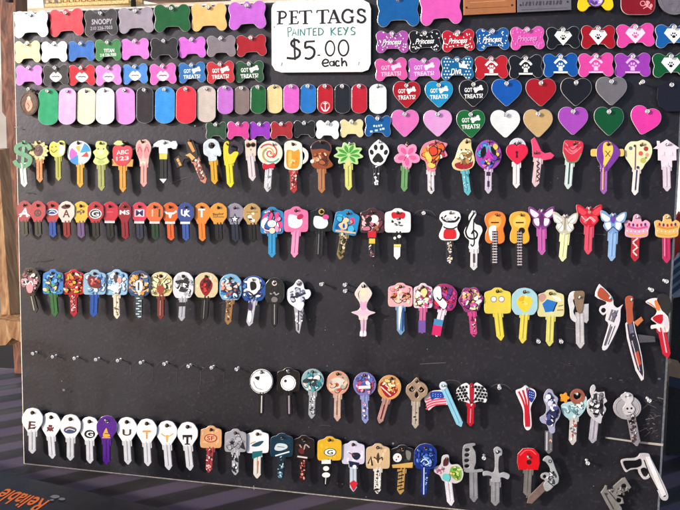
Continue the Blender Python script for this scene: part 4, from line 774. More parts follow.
for cx, d, c1, c2, bc, tx, ty in ((636.8, 'pink jewelled crown key with red striped blade', '#eab4cc', '#d870a8', '#c83c4c', 634.4, 261.4), (666.8, 'gold jewelled crown key with magenta blade', '#f0c882', '#e0a050', '#d04078', 665.8, 263)):
    t = key('crown_key', d, cx, 217.6, hk='peg')
    t.blade(cx-1, 232, tx, ty, 8, bc, ink=[('l', '#f8dcd8', 1.5, [(tx+3-(i % 2)*5, 238+i*4.5), (tx-2+(i % 2)*4, 242+i*4.5)]) for i in range(4)] if cx < 650 else [('l', '#f4a0c0', .9, [(tx-2, 238), (tx-2.2, 256)])])
    h = t.plate('head', [cr([(cx-11, 236.4), (cx-12, 229), (cx-13, 222), (cx-9, 220), (cx-5, 221.6), (cx-3.4, 216), (cx, 214), (cx+3.6, 216.4), (cx+5, 221.6), (cx+9, 220), (cx+13, 223.4), (cx+11.6, 230), (cx+10, 236.4), (cx, 238)], 4), circ(cx, 217.6, 1.5, 12)], c1, 'enamel', 0, 1.6, .4)
    t.ink('jewels', [('L', c2, 2.2, [(cx-10.4, 226), (cx, 228.6), (cx+10.4, 226.4)]), ('L', '#e8b458', 1.6, [(cx-9.6, 233.6), (cx, 235.6), (cx+9.4, 233.6)])] + [('e', ['#b82c4c', '#6c3c9c', '#c8303c'][i % 3], cx-8+i*4, 224.4+(2-abs(i-2))*.5, 1.1, 1.6) for i in range(5)] + [('c', '#fff4dc', cx-10+i*4, 230.8+(2.5-abs(i-2.5))*.4, .7) for i in range(6)], parent=h)
# row 3: picture keys --------------------------------------------------------------
def pic(desc, cx, cy, w, h, hc, tx, ty, bw, bc, cols, n=34, sd=1, shp=SQ, extra=(), bi=None, ang=0, hd=.66, sz=.26, **k):
    return sk(desc, shp, cx, cy, w, h, hc, tx, ty, bw, bc, [('b', cols, cx, cy+1, w*.47, h*.48, int(n*1.9), sd, sz*.72)] + list(extra), bi=bi, ang=ang, hd=hd, **k)
pic('black and pink picture key with toothed white patches', 31, 281, 20, 26, '#2a2024', 37.4, 312.6, 6.8, '#1b1b20', ['#f0dcdc', '#1c181c', '#b87c88', '#dcb4bc', '#3a2c34'], 34, 61, extra=[('s', '#e8a0a8', [(28, 286), (31, 282), (35, 286), (34, 292), (30, 292)]), ('L', '#f8f0f0', 1.2, [(27, 280), (29, 284), (33, 281), (35, 285)])], bi=[('l', '#c8c4cc', .8, [(32.6, 296), (36, 310)])], shp=HEX, hd=.72)
pic('blue and green picture key with green blade', 53.8, 281.6, 21, 25, '#2f8cd8', 56.2, 316.4, 7, '#167a44', ['#2474c8', '#50b860', '#1c3f8c', '#6cc4f0', '#f0d8b0', '#3ca4e4'], 34, 62, bi=None)
pic('red key flecked with yellow and white', 74.4, 281.8, 21, 25, '#d8203a', 75.4, 316.4, 7, '#c81c3c', ['#f8e0d8', '#e8c838', '#e83c40', '#f4a040', '#b01430'], 42, 63, sz=.2, bi=[('b', ['#f8d8d8', '#f0a0a8'], 75, 304, 2.6, 10, 16, 7, .3)])
pic('pale blue picture key with dark red patch and blue blade', 95.6, 282, 22, 25, '#a8cce4', 95.2, 316.6, 7.4, '#1c64bc', ['#e8f0f4', '#2c6cb8', '#88b4dc'], 22, 64, extra=[('s', '#8c2c30', [(89, 278), (94, 276), (101, 280), (102, 286), (98, 288), (91, 286)]), ('b', ['#e8a8a0', '#4c1c20', '#d8504c'], 96, 282, 5, 4, 12, 65, .3)])
pic('sky blue picture key with white and gold blade', 117.4, 282, 23, 25.6, '#9cc8e8', 118.8, 318.4, 6.4, '#e8dccc', ['#d8e8f4', '#f0f4f8', '#6cace0', '#c8dcf0'], 26, 66, extra=[('s', '#4c2c30', [(114.6, 276), (118, 275), (120, 279), (117, 283)]), ('e', '#e8a8a4', 121, 280, 2.4, 3), ('e', '#f4f0e8', 116, 287.6, 5, 3)], bi=[('b', ['#f8f4ec', '#d8b858', '#8c7c60'], 118, 305, 2.6, 11, 14, 9, .34)])
pic('dark blue picture key with orange corners and striped blade', 140, 283.4, 22, 25, '#2a5c90', 140.2, 318.6, 6.8, '#49606c', ['#1c3c64', '#f0a050', '#e8d4bc', '#f4c078', '#3c7cb0'], 30, 67, extra=[('s', '#f0ece8', [(137, 282), (140, 280), (144, 283), (143, 291), (138, 291)]), ('r', '#2c2a34', 140, 286, 1.6, 8)], bi=[('r', '#dce8ec', 140+(i % 2)*2-1, 298+i*2.6, 3.4, 1) for i in range(8)], shp=OCT)
pic('pale yellow spiky picture key with dark red blade', 161.6, 284, 23, 24, '#e4d8a8', 162, 319, 6.8, '#8c3434', ['#f4ecc0', '#c8b068', '#f8f4dc', '#8c7c4c'], 30, 68, extra=[('s', '#b04c3c', [(158, 288), (162, 285), (166, 288), (162, 295)])] + [('p', '#f8f2cc', [(161.6+3*math.cos(a+.3), 284+3*math.sin(a+.3)), (161.6+10*math.cos(a), 283+9*math.sin(a)), (161.6+3*math.cos(a-.3), 284+3*math.sin(a-.3))]) for a in (3.3, 3.9, 5.5, 6.1)], bi=[('l', '#d8988c', .8, [(161.6, 300), (161.6, 315)])], shp=OCT)
pic('white and black patterned key with silver blade', 184, 285, 20, 26, '#ecebf0', 183, 320.6, 6.6, '#c4c4cc', ['#2a282e', '#c8c8d0', '#f8f8fa'], 16, 69, extra=[('s', '#2b2930', [(177.6, 281), (183, 279.4), (190, 281), (189, 284), (183, 282.6), (178.6, 284)]), ('s', '#3a3840', [(180, 290), (184, 288), (188, 290), (184, 292)])], bi=[('r', '#2b2930', 183, 304, 7, 4)], shp=OCT)
pic('cream key with dark red mask like patch and black blade', 206.8, 285, 23, 25, '#ead9b4', 205.4, 321, 6.8, '#1f1c20', ['#f0e4c8', '#e0c898'], 6, 70, extra=[('s', '#a81c24', [(201, 282), (206.6, 277), (212.4, 282), (212, 289), (206.6, 296), (201.4, 289)]), ('b', ['#4c0c14', '#e04048', '#6c1018'], 206.6, 286, 4.6, 7, 22, 71, .26)], bi=[('l', '#8c8890', .9, [(205.6, 300), (204.8, 318)])], shp=OCT)
pic('rounded picture key in light blue and rose with copper blade', 231, 287, 22, 26, '#8cc0e4', 228.4, 324.4, 6.8, '#b08860', ['#c86c5c', '#f0d4c4', '#3c8cd0', '#1c3c70', '#e8a898', '#d8ecf8'], 40, 72, bi=[('b', ['#e8c8a8', '#7c5438'], 229, 311, 2.6, 10, 14, 5, .3)], shp=OCT)
pic('blue key with white centre and black shapes', 254, 288.4, 23, 25, '#2c68b8', 250, 325.6, 6.6, '#d4d0dc', ['#f0f0f8', '#6c9cd8', '#1c3c84'], 20, 73, extra=[('s', '#f4f2f6', [(248, 280), (254, 277), (260, 280), (258, 292), (250, 294)]), ('s', '#1c1820', [(251, 282), (256, 282), (257, 288), (252, 290)]), ('L', '#1c1820', 1.4, [(249, 291), (254, 295), (252, 299)])], bi=[('e', '#5c4c70', 251, 306, 2, 5), ('e', '#f8f8fa', 250.6, 316, 2, 6)], shp=OCT)
pic('mostly black key with thin grey shapes and black blade', 275, 290.4, 19, 25, '#19171a', 274.8, 327.2, 6.6, '#1c1a1e', ['#242226', '#2c282e'], 8, 74, extra=[('L', '#b8b4b8', 1.1, [(270.6, 293), (273.6, 294.6), (275, 292), (276.6, 294.6), (279.6, 293)]), ('s', '#8c8488', [(272, 298.6), (275, 296.4), (278.4, 298.6), (277, 301.6), (273, 301.6)]), ('e', '#e8d8d0', 275, 283, 2.6, 2.6), ('e', '#19171a', 275, 283, 1.6, 1.6)], bi=[('l', '#a8a4a8', 1.0, [(275.2, 304), (275.4, 324)])], shp=OCT, hk='peg')
t = key('white_figure_key', 'white cut out key with dark patches and split legs', 299.6, 283.2, hk='peg')
t.plate('long_blade', [(294, 303), (304.6, 303), (303.6, 316), (300.6, 333.4), (297, 330), (296, 318)], '#b8b6c0', 'metal', 0, 1.2, .2)
h = t.plate('head', [cr([(294, 285), (297, 280.6), (300, 279.4), (303.6, 283), (305.4, 289), (310, 289.6), (311.6, 294), (308.6, 298.6), (304, 299.6), (305, 304.6), (301.6, 310.6), (297, 308), (290, 303), (287.4, 297), (288, 289.6)], 4), circ(299.6, 283.4, 1.9, 12)], '#f0f0f6', 'enamel', 0, 1.6, .35)
t.ink('dark_patches', [('b', ['#3c4460', '#8088a8', '#c8ccdc'], 298, 295, 8, 8, 22, 81, .22), ('L', '#262c40', 1.8, [(291, 297), (298, 296), (306, 292.6)]), ('o', '#7c7480', 299.6, 283.4, 2.6, 1.9)], parent=h, clip=circ(298.6, 296, 9, 16, 11))
t.ink('leg_line', [('l', '#2c2a34', 1.2, [(299.4, 309), (299.2, 330)]), ('b', ['#f4f4f8', '#6c6c7c'], 300, 316, 3.4, 9, 12, 3, .3)], z=1.2)
t = key('ballerina_key', 'pale pink ballerina shaped key with tutu', 363.6, 286, hk='peg')
t.plate('long_blade', [(360.4, 316), (367.4, 316), (366.6, 330), (367, 335.4), (364.4, 336.6), (363.8, 340.4), (362.4, 336.4), (360.2, 335.4), (361.4, 328)], '#e6cadc', 'enamel', 0, 1.3, .25)
h = t.plate('head', [cr([(363.4, 282), (367, 285), (371.6, 291), (372, 295), (368, 302), (367.2, 307), (370, 310.4), (376, 312.4), (369, 315.4), (367.4, 319.6), (360, 319.6), (358.6, 315.4), (351.6, 312), (357.6, 310.2), (360.4, 307), (359.6, 302), (355.2, 295), (355.8, 291), (360, 285)], 3), cr([(361, 290), (359, 294), (360, 298.4), (358.4, 294)], 2)], '#f0e2dc', 'enamel', 0, 1.5, .35)
t.ink('figure', [('c', '#3a2a2e', 363.7, 286.2, 2.1), ('e', '#f4e4c8', 363.6, 292, 3.4, 4.4), ('s', '#e8b8d4', [(360.6, 301), (363.6, 302.4), (366.8, 301), (366.2, 309), (361.2, 309)]), ('s', '#f0cce0', [(353.6, 312), (362, 310), (374, 312.2), (366, 315), (360, 315)]), ('l', '#d8a0bc', .8, [(364, 318), (363.8, 333)])], parent=h)
t.ink('shoes', [('s', '#f8f2f4', [(360.6, 331), (363, 330.6), (363.2, 335), (360.6, 335)]), ('s', '#f8f2f4', [(364.4, 330.6), (366.6, 331), (366.6, 335), (364.4, 335)]), ('p', '#1a171a', [(362.4, 336), (364.8, 336), (363.6, 339.8)])], z=1.35)
pic('pink key with brown dotted picture and blue tipped blade', 400.6, 294.6, 24.6, 24, '#f2bcc0', 401.2, 334.4, 7.6, '#8cb0d4', ['#f4d8c8', '#f0a8b0'], 8, 91, extra=[('b', ['#7c3c2c', '#d8783c', '#e8b070', '#4c2c24'], 394.6, 295.6, 3.6, 3.6, 12, 92, .34), ('b', ['#7c3c2c', '#d8783c', '#e8b070', '#4c2c24'], 406.4, 295.6, 3.6, 3.6, 12, 93, .34)], bi=[('s', '#f4f8fc', [(399, 308), (402, 307), (401, 318), (399.4, 330)]), ('s', '#2c5c9c', [(402.6, 310), (404.6, 309), (404, 326), (402, 330)])])
pic('white and pink picture key with purple blade tip', 423.2, 295.4, 19, 25, '#f0dce8', 422.2, 333, 6.6, '#dc7cac', ['#c83c88', '#f8f0c8', '#ffffff', '#e86ca8', '#8c5438'], 28, 94, extra=[('s', '#f4e4a0', [(421, 291), (425, 288), (427.4, 292), (424, 297)])], bi=[('r', '#8c6cb8', 422.2, 326, 7, 12)])
pic('magenta purple key with white script stripe', 444.4, 297, 25, 26, '#b83c84', 436.4, 336.4, 7, '#f0e4ec', ['#d84c94', '#7c4ca0', '#e83c58', '#c85cb8'], 24, 95, extra=[('s', '#fbf4f8', [(433.6, 290), (438, 286), (441, 288), (442, 297), (447, 303), (444, 308.6), (438, 303), (434, 297)]), ('L', '#2c1c28', 1.3, [(437, 297), (440, 300), (443, 297), (446, 300)])], bi=[('r', '#5ca0cc', 438.4, 322, 9, 6, 10), ('r', '#e0387c', 437, 330, 9, 10, 10)], ang=8, shp=OCT)
pic('purple and cream picture key with magenta spotted blade', 471, 299.6, 25, 27, '#b04c94', 474.2, 336.6, 7, '#d85c9c', ['#d868b0', '#f4dcc0', '#8c3c7c', '#f8e8e8', '#e890c0', '#f0c878'], 46, 96, bi=[('b', ['#f4d8c0', '#8c2c5c'], 473.6, 324, 2.8, 11, 16, 4, .3)], ang=-5, shp=radial(0, 0, .86, 1.0, 6, 36))
sk('plain yellow square key with two grey discs', SQ, 497.6, 300.4, 27, 26, '#ecd95e', 500.8, 340, 7.8, '#ead95c', [('c', '#9c98a0', 493.6, 299, 3.2), ('c', '#f0ecf0', 493.6, 299, 2.4), ('c', '#9c98a0', 501.4, 299, 3.2), ('c', '#f0ecf0', 501.4, 299, 2.4)], hd=.7)
sk('round pale blue key with yellow dome and yellow blade', OCT, 524.6, 301.4, 25.6, 27, '#b8dce4', 522.2, 343, 7.6, '#ecd868', [('s', '#f0d448', [(516.6, 302), (519, 297), (524.6, 295.6), (530.4, 297), (532, 302), (529, 308.6), (525, 312), (520, 308.6)]), ('b', ['#f4e488', '#e8bc34'], 524.4, 300, 6, 4, 10, 6, .34)], hd=.7)
sk('cream square key with big blue polygon patch', SQ, 550.6, 303, 27, 27, '#e8e2b0', 549, 345.6, 7.6, '#e4dc84', [('p', '#3c88d0', [(542, 303.6), (547, 299), (557, 302), (554, 311), (545, 312)]), ('l', '#2c2c30', 1.1, [(557, 302), (552.6, 311.4)]), ('s', '#d8a8a0', [(538.6, 296), (543, 293), (546, 297), (541, 302)]), ('l', '#8c8444', .8, [(558, 306), (563, 305)]), ('l', '#8c8444', .8, [(556.6, 310), (563, 309.6)]), ('s', '#f8f4e0', [(552, 296), (559, 297), (561, 301), (556, 300)])], hd=.7)
t = key('bottle_opener_key', 'silver folding tool key with brass plate', 579, 297.6, hk='peg')
t.blade(579.4, 312, 580, 348, 8.4, '#cfcace', 'metal', sh=0)
t.plate('side_handle', [cr([(570, 293), (575, 291), (577, 296), (573, 300), (574.6, 306), (573.4, 312), (577, 319), (575, 322), (570.4, 318), (569.4, 309), (568, 300)], 3)], '#e8e4e6', 'metal', -.1, 1.5, .35)
t.plate('right_bracket', [(582, 304), (588.6, 303.6), (588.4, 320), (586.4, 323), (582, 321)], '#d0ccd0', 'metal', -.2, 1.4, .3)
t.plate('head', [cr([(573.6, 292.4), (579, 290.6), (584.4, 292), (583.6, 302), (581.6, 312), (577.4, 312), (574.6, 302)], 3), circ(579, 297.6, 1.5, 12)], '#a08872', 'metal', .3, 1.7, .35)
t = key('revolver_key', 'white outlined revolver key with orange brown grip', 609.4, 298.2, hk='peg', w=.008)
o = t.plate('body', [cr([(594.6, 296), (598.4, 284.6), (601, 285.4), (609, 293), (613, 299), (613.6, 304.6), (617.6, 307.6), (622.8, 304.4), (620.6, 309), (620, 320), (617, 329), (610, 343), (605.4, 349.4), (601.6, 347), (608, 325), (605, 320), (606, 313.4), (602.6, 315), (598.8, 310.6), (600.4, 306), (605, 304.4), (605.4, 301.4)], 3), circ(603.2, 310, 2.4, 12)], '#ece8ee', 'enamel', 0, 1.6, .35)
t.plate('grip', cr([(597, 295.6), (600, 287), (607, 293), (611.6, 300), (606.6, 301.4)], 3), '#c8684c', 'enamel', 1.4, .7, .2)
t.ink('gun_lines', [('p', '#8c8894', [(611, 309), (616.6, 310.6), (613, 322), (607.6, 319.6)]), ('l', '#ece8ee', .7, [(613.4, 310), (610, 320)]), ('l', '#7c7884', 1.6, [(611.4, 326), (604.6, 345)]), ('l', '#5c5864', .9, [(617.6, 310), (613, 322)]), ('l', '#5c5864', .8, [(610.4, 324), (603.6, 345)]), ('l', '#5c5864', .8, [(614.6, 325.4), (607.4, 344)]), ('o', '#5c5864', 614, 314.6, 2.6, 2.0)], parent=o, z=1.6)
t = key('rifle_key', 'rifle shaped key with wooden stock and grey magazine', 631, 300, hk='peg', w=.0085)
o = t.plate('body', [(625, 323.6), (627.6, 320.4), (633.4, 320.4), (635.4, 331), (638.4, 342), (641.4, 356), (643.2, 372), (643, 378.4), (640.6, 380), (635, 370), (630.4, 353), (626.6, 338)], '#e6e0e6', 'enamel', 0, 1.4, .25)
t.plate('stock', [cr([(625, 299), (629, 295.4), (633.4, 298), (632.4, 309), (633, 321), (627, 323.6), (626, 311)], 3), circ(631, 300, 1.3, 10)], '#c06a50', 'enamel', .1, 1.6, .4)
t.plate('pistol_grip', [(633.4, 322), (641, 316.4), (643, 320), (637, 326)], '#d88c60', 'enamel', .1, 1.5, .35)
t.plate('magazine', [(637.6, 334), (654.4, 336), (655, 341.6), (639.4, 342.4)], '#6a6670', 'metal', -.2, 1.3, .3)
t.ink('receiver', [('p', '#3c3848', [(626.6, 324.4), (628.4, 321.8), (632.6, 321.6), (634.6, 332), (637.6, 343), (640.6, 357), (642.2, 372), (641.8, 376), (636.6, 368), (632, 352), (628.4, 337)]), ('p', '#7c7890', [(628, 323.6), (631.8, 323), (633.6, 332), (629.4, 334)]), ('p', '#c85c40', [(633.4, 353), (637.4, 350), (640.4, 363), (637, 366)]), ('l', '#d8d4dc', .7, [(631.4, 340), (639, 370)]), ('b', ['#a8a4b0', '#24202c'], 631.4, 338, 2.2, 8, 12, 6, .25)], parent=o, z=1.4)
t = key('pinup_figure_key', 'long red and white figure key beside the board edge', 657, 302.6, hk=None, w=.0085)
t.blade(660.6, 326, 666.8, 357.4, 8, '#d02c48', ink=[('l', '#f4b8c0', 1.3, [(661.4, 328), (665.6, 352)])])
o = t.plate('head', cr([(645.4, 302), (650, 298.8), (657, 298), (660, 302), (661, 309), (664.6, 313), (668, 318), (668, 331), (659, 331.4), (656, 328), (650.8, 328.6), (651, 325), (656.4, 323.6), (650.6, 319), (655, 314.6), (656.4, 310), (650.8, 305.6)], 3), '#f4e6e6', 'enamel', 0, 1.5, .35)
t.ink('figure_colours', [('s', '#e08c50', [(654, 301), (658.6, 301), (659.6, 309), (656.8, 310)]), ('s', '#c8283c', [(652, 318), (657, 314.6), (663, 315), (661, 323), (656.6, 322.6)]), ('s', '#dcd4dc', [(662.6, 314.6), (667, 319), (667, 328), (663.6, 325)]), ('L', '#c87858', 1.0, [(647, 302), (652, 305), (656, 309)]), ('s', '#1c171c', [(656.6, 298.6), (661, 300), (661.6, 306), (659, 305)])], parent=o)
t.plate('dark_hair', cr([(657, 296), (663, 293.4), (669, 297), (671, 307), (667.6, 314), (661, 310), (658.6, 303)], 3), '#242022', 'matte', .2, 1.4, .4)

# row 4 ------------------------------------------------------------------------
def rk(desc, cx, cy, d, hc, tx, ty, bw, bc, pr, bi=None, **k):
    return sk(desc, k.pop('shp', RND), cx, cy, d, d*k.pop('asp', 1.04), hc, tx, ty, bw, bc, pr, bi=bi, hd=.72, **k)
rk('white disc key with black rim and thin black blade', 262, 381, 23.6, '#f4f4f6', 261.8, 415.6, 5.6, '#1d1b1f', [('o', '#1d1b1f', 262, 381, 11.6, 11), ('s', '#1d1b1f', [(255, 377), (260, 376), (259, 380)]), ('L', '#8c888e', .6, [(254, 381), (257, 387), (263, 389)])], bi=[('l', '#cfcbd0', 1.2, [(262.6, 395), (262.4, 412)])], hk='peg')
sk('black hexagon key with small white disc', SQ, 288.6, 379.4, 22.6, 24, '#19171b', 290.4, 416.4, 6, '#1b191d', [('c', '#f2f0f4', 288.8, 382.6, 7.8), ('o', '#8c888e', 288.8, 382.6, 6.6, 6.2), ('c', '#242026', 286, 380.6, 1.4)], bi=[('l', '#b8a8b8', 1.4, [(289.6, 395), (290, 413)])], hd=.7, hk='peg')
rk('round teal and white marbled key', 313, 380.2, 22.6, '#a8c4c8', 312, 418.2, 6.6, '#b8bcc0', [('b', ['#2c8c98', '#f0f4f4', '#3c4c54', '#6cb0bc', '#e8d8d0'], 313, 381, 9.6, 9.6, 34, 101, .24), ('r', '#2c3038', 313, 379.4, 8, 2)], bi=[('b', ['#3a3c44', '#f0f0f4'], 313, 405, 3, 11, 16, 3, .34)])
rk('round silver and orange key with pale centre', 338.2, 382.6, 23.2, '#e0a890', 338, 420.4, 6.8, '#d0b4a8', [('s', '#d8d4cc', [(330, 381), (338, 377), (346, 381), (345, 388), (338, 392), (331, 388)]), ('b', ['#f0c8b0', '#c8583c', '#b8b4a8'], 338, 382, 9.6, 9.6, 18, 102, .2)], bi=[('l', '#7c4c40', .7, [(337.4, 400), (337.4, 414)])], bkind='metal')
rk('round purple blue and pink printed key', 365, 384, 23, '#8c84c4', 366, 422.6, 6.8, '#98a4d0', [('b', ['#c85c84', '#5868b0', '#e8b0c0', '#b83c58', '#d8d8f0', '#7080c8'], 365, 385, 9.8, 9.8, 36, 103, .22), ('r', '#f0e0e4', 365, 386.6, 12, 3, -4)], bi=[('b', ['#f0e4f0', '#5c5ca0', '#c87c9c'], 365.4, 410, 3, 10, 14, 2, .32)])
rk('round red and yellow striped key with tilted blade', 389.6, 387, 23.6, '#e4b078', 379.6, 422.6, 6.6, '#cfa49c', [('s', '#b8283c', [(380, 384), (388, 381), (398, 390), (388, 397)]), ('l', '#f4dcd0', 1.2, [(381, 386), (391, 395)]), ('l', '#f4dcd0', 1.2, [(385, 384), (395, 392)]), ('b', ['#f0d088', '#e8a050', '#f4e4c0'], 392, 383, 7.4, 8.6, 16, 104, .22)], bi=[('l', '#7c2c34', 1, [(384.6, 404), (381, 418)])], ang=14, bkind='metal')
t = key('ornate_key', 'ornate antique key with two pierced swirls', 417.2, 380.6, hk='brass')
t.blade(416, 400, 415.6, 427.6, 6.8, '#c8bcb0', 'metal', ink=[('b', ['#1c181a'], 416, 417, 2, 6, 4, 4, .4)])
lp = cr([(417, 377), (420, 380.6), (425, 383.6), (428, 388.6), (427, 394.6), (422.6, 398), (419.6, 401), (412.6, 401), (409, 396.6), (406, 392), (407, 385.6), (412, 381.6)], 4)
t.plate('head', [lp, circ(412.2, 388.4, 3.1, 14), circ(421.6, 389, 3.1, 14), circ(417.2, 381.4, 1.5, 10), cr([(417, 391), (418.8, 395), (416.8, 397.6), (415, 395)], 3)], '#b8a08c', 'metal', 0, 1.5, .4, more=[(stroke(cro([(409, 388), (412.4, 385), (414.6, 388), (412.6, 390), (411.6, 388.4)], 3), 1), 1.3, .6, .15), (stroke(cro([(424.8, 388.6), (421.6, 385.6), (419, 388.4), (421, 390.4), (422.4, 389)], 3), 1), 1.3, .6, .15)])
t = key('flag_key', 'waving stars and stripes flag key on pale blue pole', 443.4, 385.4, hk='peg')
fl = cr([(424.4, 398), (430, 391.6), (438, 390), (445, 391), (448.4, 403.6), (440, 404), (433.6, 406.4), (428.6, 410), (426.4, 404)], 4)
o = t.plate('flag', fl, '#f2dade', 'enamel', -.2, 1.3, .3)
t.ink('stars_and_stripes', [('L', '#e05c78', 1.5, [(426, 400+i*2.9), (434, 397.4+i*2.4), (446.4, 395.6+i*2.6)]) for i in range(4)] + [('s', '#2858b0', [(430.6, 392.6), (436, 391), (443, 392), (443.6, 397.6), (436, 397.8), (431.6, 399.4)])] + [('c', '#e8ecf8', 433+(i % 4)*2.6, 393.6+(i//4)*2+.2*(i % 4), .35) for i in range(8)], parent=o)
t.blade(443.8, 387, 461.4, 426, 6.8, '#9cd0e4', sh=0)
t.plate('pole_top', [circ(443.4, 385.4, 4, 18), circ(443.4, 385.4, 1.6, 12)], '#d8e4ec', 'enamel', .1, 1.6, .35)
t = key('checkered_flags_key', 'pair of black and white checkered flags key with red blade', 471.6, 386.4)
t.blade(471, 401, 470.4, 425.6, 7, '#cf2440', ink=[('l', '#f49cac', 1, [(470.8, 408), (470.2, 422)])])
o = t.plate('head', cr([(456, 391), (460, 385.6), (466.6, 382.6), (471.4, 386), (477, 382.4), (485, 388), (487.4, 393), (486, 402), (480, 401), (474, 402.6), (471, 406), (468.6, 402.6), (462, 400.6), (458.6, 400)], 4), '#f6f4f6', 'enamel', 0, 1.5, .35)
t.ink('checks', [('r', '#19171a', 471+sx*(4.6+i*3.2+(j % 2)*1.6), 386.4+j*3.1+i*.5, 2.3, 2.5, sx*16) for sx in (-1, 1) for i in range(4) for j in range(5) if not (i == 3 and j in (0, 4))] + [('l', '#2a2226', .8, [(471.4, 403), (459, 384.6)]), ('l', '#2a2226', .8, [(471.4, 403), (484, 386)])] , parent=o)
t.plate('centre_bar', cr([(469.6, 384.4), (473.6, 384.4), (473.2, 400), (470, 401)], 3), '#c82444', 'enamel', 1.3, .6, .2, parent=o)
t = key('flag_key', 'long wavy american flag key hanging near gold hook', 526, 388, hk='peg')
o = t.plate('head', cr([(515.6, 390.6), (521, 388), (525.6, 385.4), (529, 387), (535, 390), (536, 396), (532.6, 402), (530.6, 408), (531, 414), (531.4, 426), (527, 429.6), (523.6, 424), (523, 410), (518.6, 399)], 4), '#f6eaec', 'enamel', 0, 1.5, .35)
t.ink('stars_and_stripes', [('L', '#cf2c44', 1.9, [(518.6+i*4, 391-i*1.3), (522.4+i*3, 399), (525+i*1.6, 408), (525.4+i*1.8, 418), (526+i*1.5, 426)]) for i in range(3)] + [('s', '#28489c', [(528.6, 389), (534.4, 391.6), (534.4, 397), (531, 402), (527.4, 395)])] + [('c', '#dce4f8', 529.6+(i % 3)*1.7, 391.6+(i//3)*2.4+(i % 3)*.5, .4) for i in range(9)], parent=o)
t = key('navy_figure_key', 'navy and silver carved key with thin silver blade', 549, 390.4, hk=None)
t.blade(548.6, 430, 548.4, 452.4, 7.6, '#8a868e', 'metal', sh=0, ink=[('l', '#dcd8e0', 1.0, [(546.6, 431), (546.4, 449)]), ('b', ['#e8b8a4', '#c8806c'], 550, 442, 1.6, 8, 7, 2, .4)])
o = t.plate('head', cr([(544, 394), (547.6, 389), (552, 389.6), (554, 394), (558, 398), (557, 404), (560.4, 410), (559, 417), (555, 423), (554.6, 431), (550, 432), (546.6, 424), (541.6, 422), (539.6, 417), (545, 413), (546, 406), (543.6, 400)], 3), '#b4b2cc', 'enamel', 0, 1.6, .35)
t.ink('navy_patches', [('b', ['#34386c', '#d8d8e8', '#5c6098', '#20244c', '#f0f0f6'], 550.6, 409, 8, 17, 52, 111, .26)], parent=o, clip=cr([(545, 395), (549, 390), (553, 395), (557, 399), (556, 404), (559, 411), (554, 422), (552, 430), (547, 424), (541, 420), (546, 413), (547, 406), (544.6, 400)], 3))
t = key('eagle_key', 'pale blue winged key with orange flower and copper ring', 577, 394, hk='peg')
t.blade(573.6, 414, 572, 444, 7.6, '#d8d2d0', 'metal', ink=[('b', ['#c85c4c', '#8c8488', '#f4f0f0'], 572.6, 430, 2.8, 11, 14, 6, .32)])
o = t.plate('wings', cr([(561, 405), (566, 402), (572, 401), (580, 398), (586, 396), (586.6, 404), (583, 412), (576, 418), (568, 418), (562, 412)], 4), '#b8d8dc', 'enamel', 0, 1.5, .35)
t.ink('feather_lines', [('b', ['#e8f4f4', '#88b0bc', '#d8e8e8', '#78989c'], 574, 408, 11, 8, 26, 112, .24)], parent=o, clip=cr([(562, 405), (572, 402), (585, 397), (585.6, 404), (582, 411), (576, 417), (568, 417), (563, 411)], 3))
t.plate('copper_ring', [circ(577.4, 396.4, 7.6, 26, 8), circ(577, 395.4, 3.6, 18)], '#b0705c', 'metal', .2, 1.5, .4)
t.plate('orange_flower', radial(564.4, 397.4, 3.6, 5.4, 5, 40), '#f2a83c', 'enamel', .3, 1.4, .4)
t = key('skeleton_key', 'silver and black skeletal carved key', 594, 389, hk=None)
t.blade(594.8, 418, 592, 442.6, 8, '#c6c0ce', 'metal', sh=0)
o = t.plate('head', cr([(591, 386), (594, 384.4), (595.6, 388), (594, 391.6), (598, 390), (604, 391), (605, 397), (607, 401), (603.6, 404), (606, 409), (602, 417), (600.6, 423), (596, 421), (591, 417), (587, 411), (587, 401), (591, 397), (589.6, 391)], 3), '#e0dce2', 'metal', 0, 1.6, .35)
t.ink('dark_lines', [('s', '#1b191d', [(595, 389), (602, 388), (604, 391), (597, 391.6)]), ('b', ['#1c1a1e', '#8c8890', '#f4f2f6', '#4a484e'], 596.6, 404, 8, 14, 46, 113, .2)], parent=o, clip=cr([(592, 393), (598, 391), (603.4, 393), (605, 401), (604.6, 409), (600, 419), (591.6, 415), (588.4, 410), (588.4, 402)], 3))
t = key('skull_key', 'round silver disc key with skull and dark patterned blade', 627, 395, hk='peg')
t.plate('disc', circ(627, 407.2, 14, 40, 12), '#bdb9be', 'metal', -.2, 1.3, .35, more=[([circ(627, 407.2, 12, 36, 10.2), circ(627, 407.2, 11.2, 36, 9.4)], 1, .4, .1)])
t.blade(628.6, 404, 636.4, 445.4, 9, '#a49ea6', 'metal', sh=0, ink=[('b', ['#4c3c3c', '#1c1a1c', '#e4e0e4', '#8c5c50'], 632.4, 426, 3.4, 17, 34, 7, .3)])
o = t.plate('skull', [cr([(620, 396), (626, 392), (632, 393.6), (633, 399), (631, 403), (634.6, 408), (632, 413), (625, 414), (622.4, 408), (625.4, 402.6)], 3), circ(626.4, 396.4, 1.4, 10)], '#d8d4d8', 'metal', 1.0, 1.0, .3)
t.ink('skull_eyes', [('c', '#2a262c', 627, 408, 1.1), ('c', '#2a262c', 631, 407.6, 1.1), ('r', '#2a262c', 629, 411.6, 3.6, .7)], parent=o)

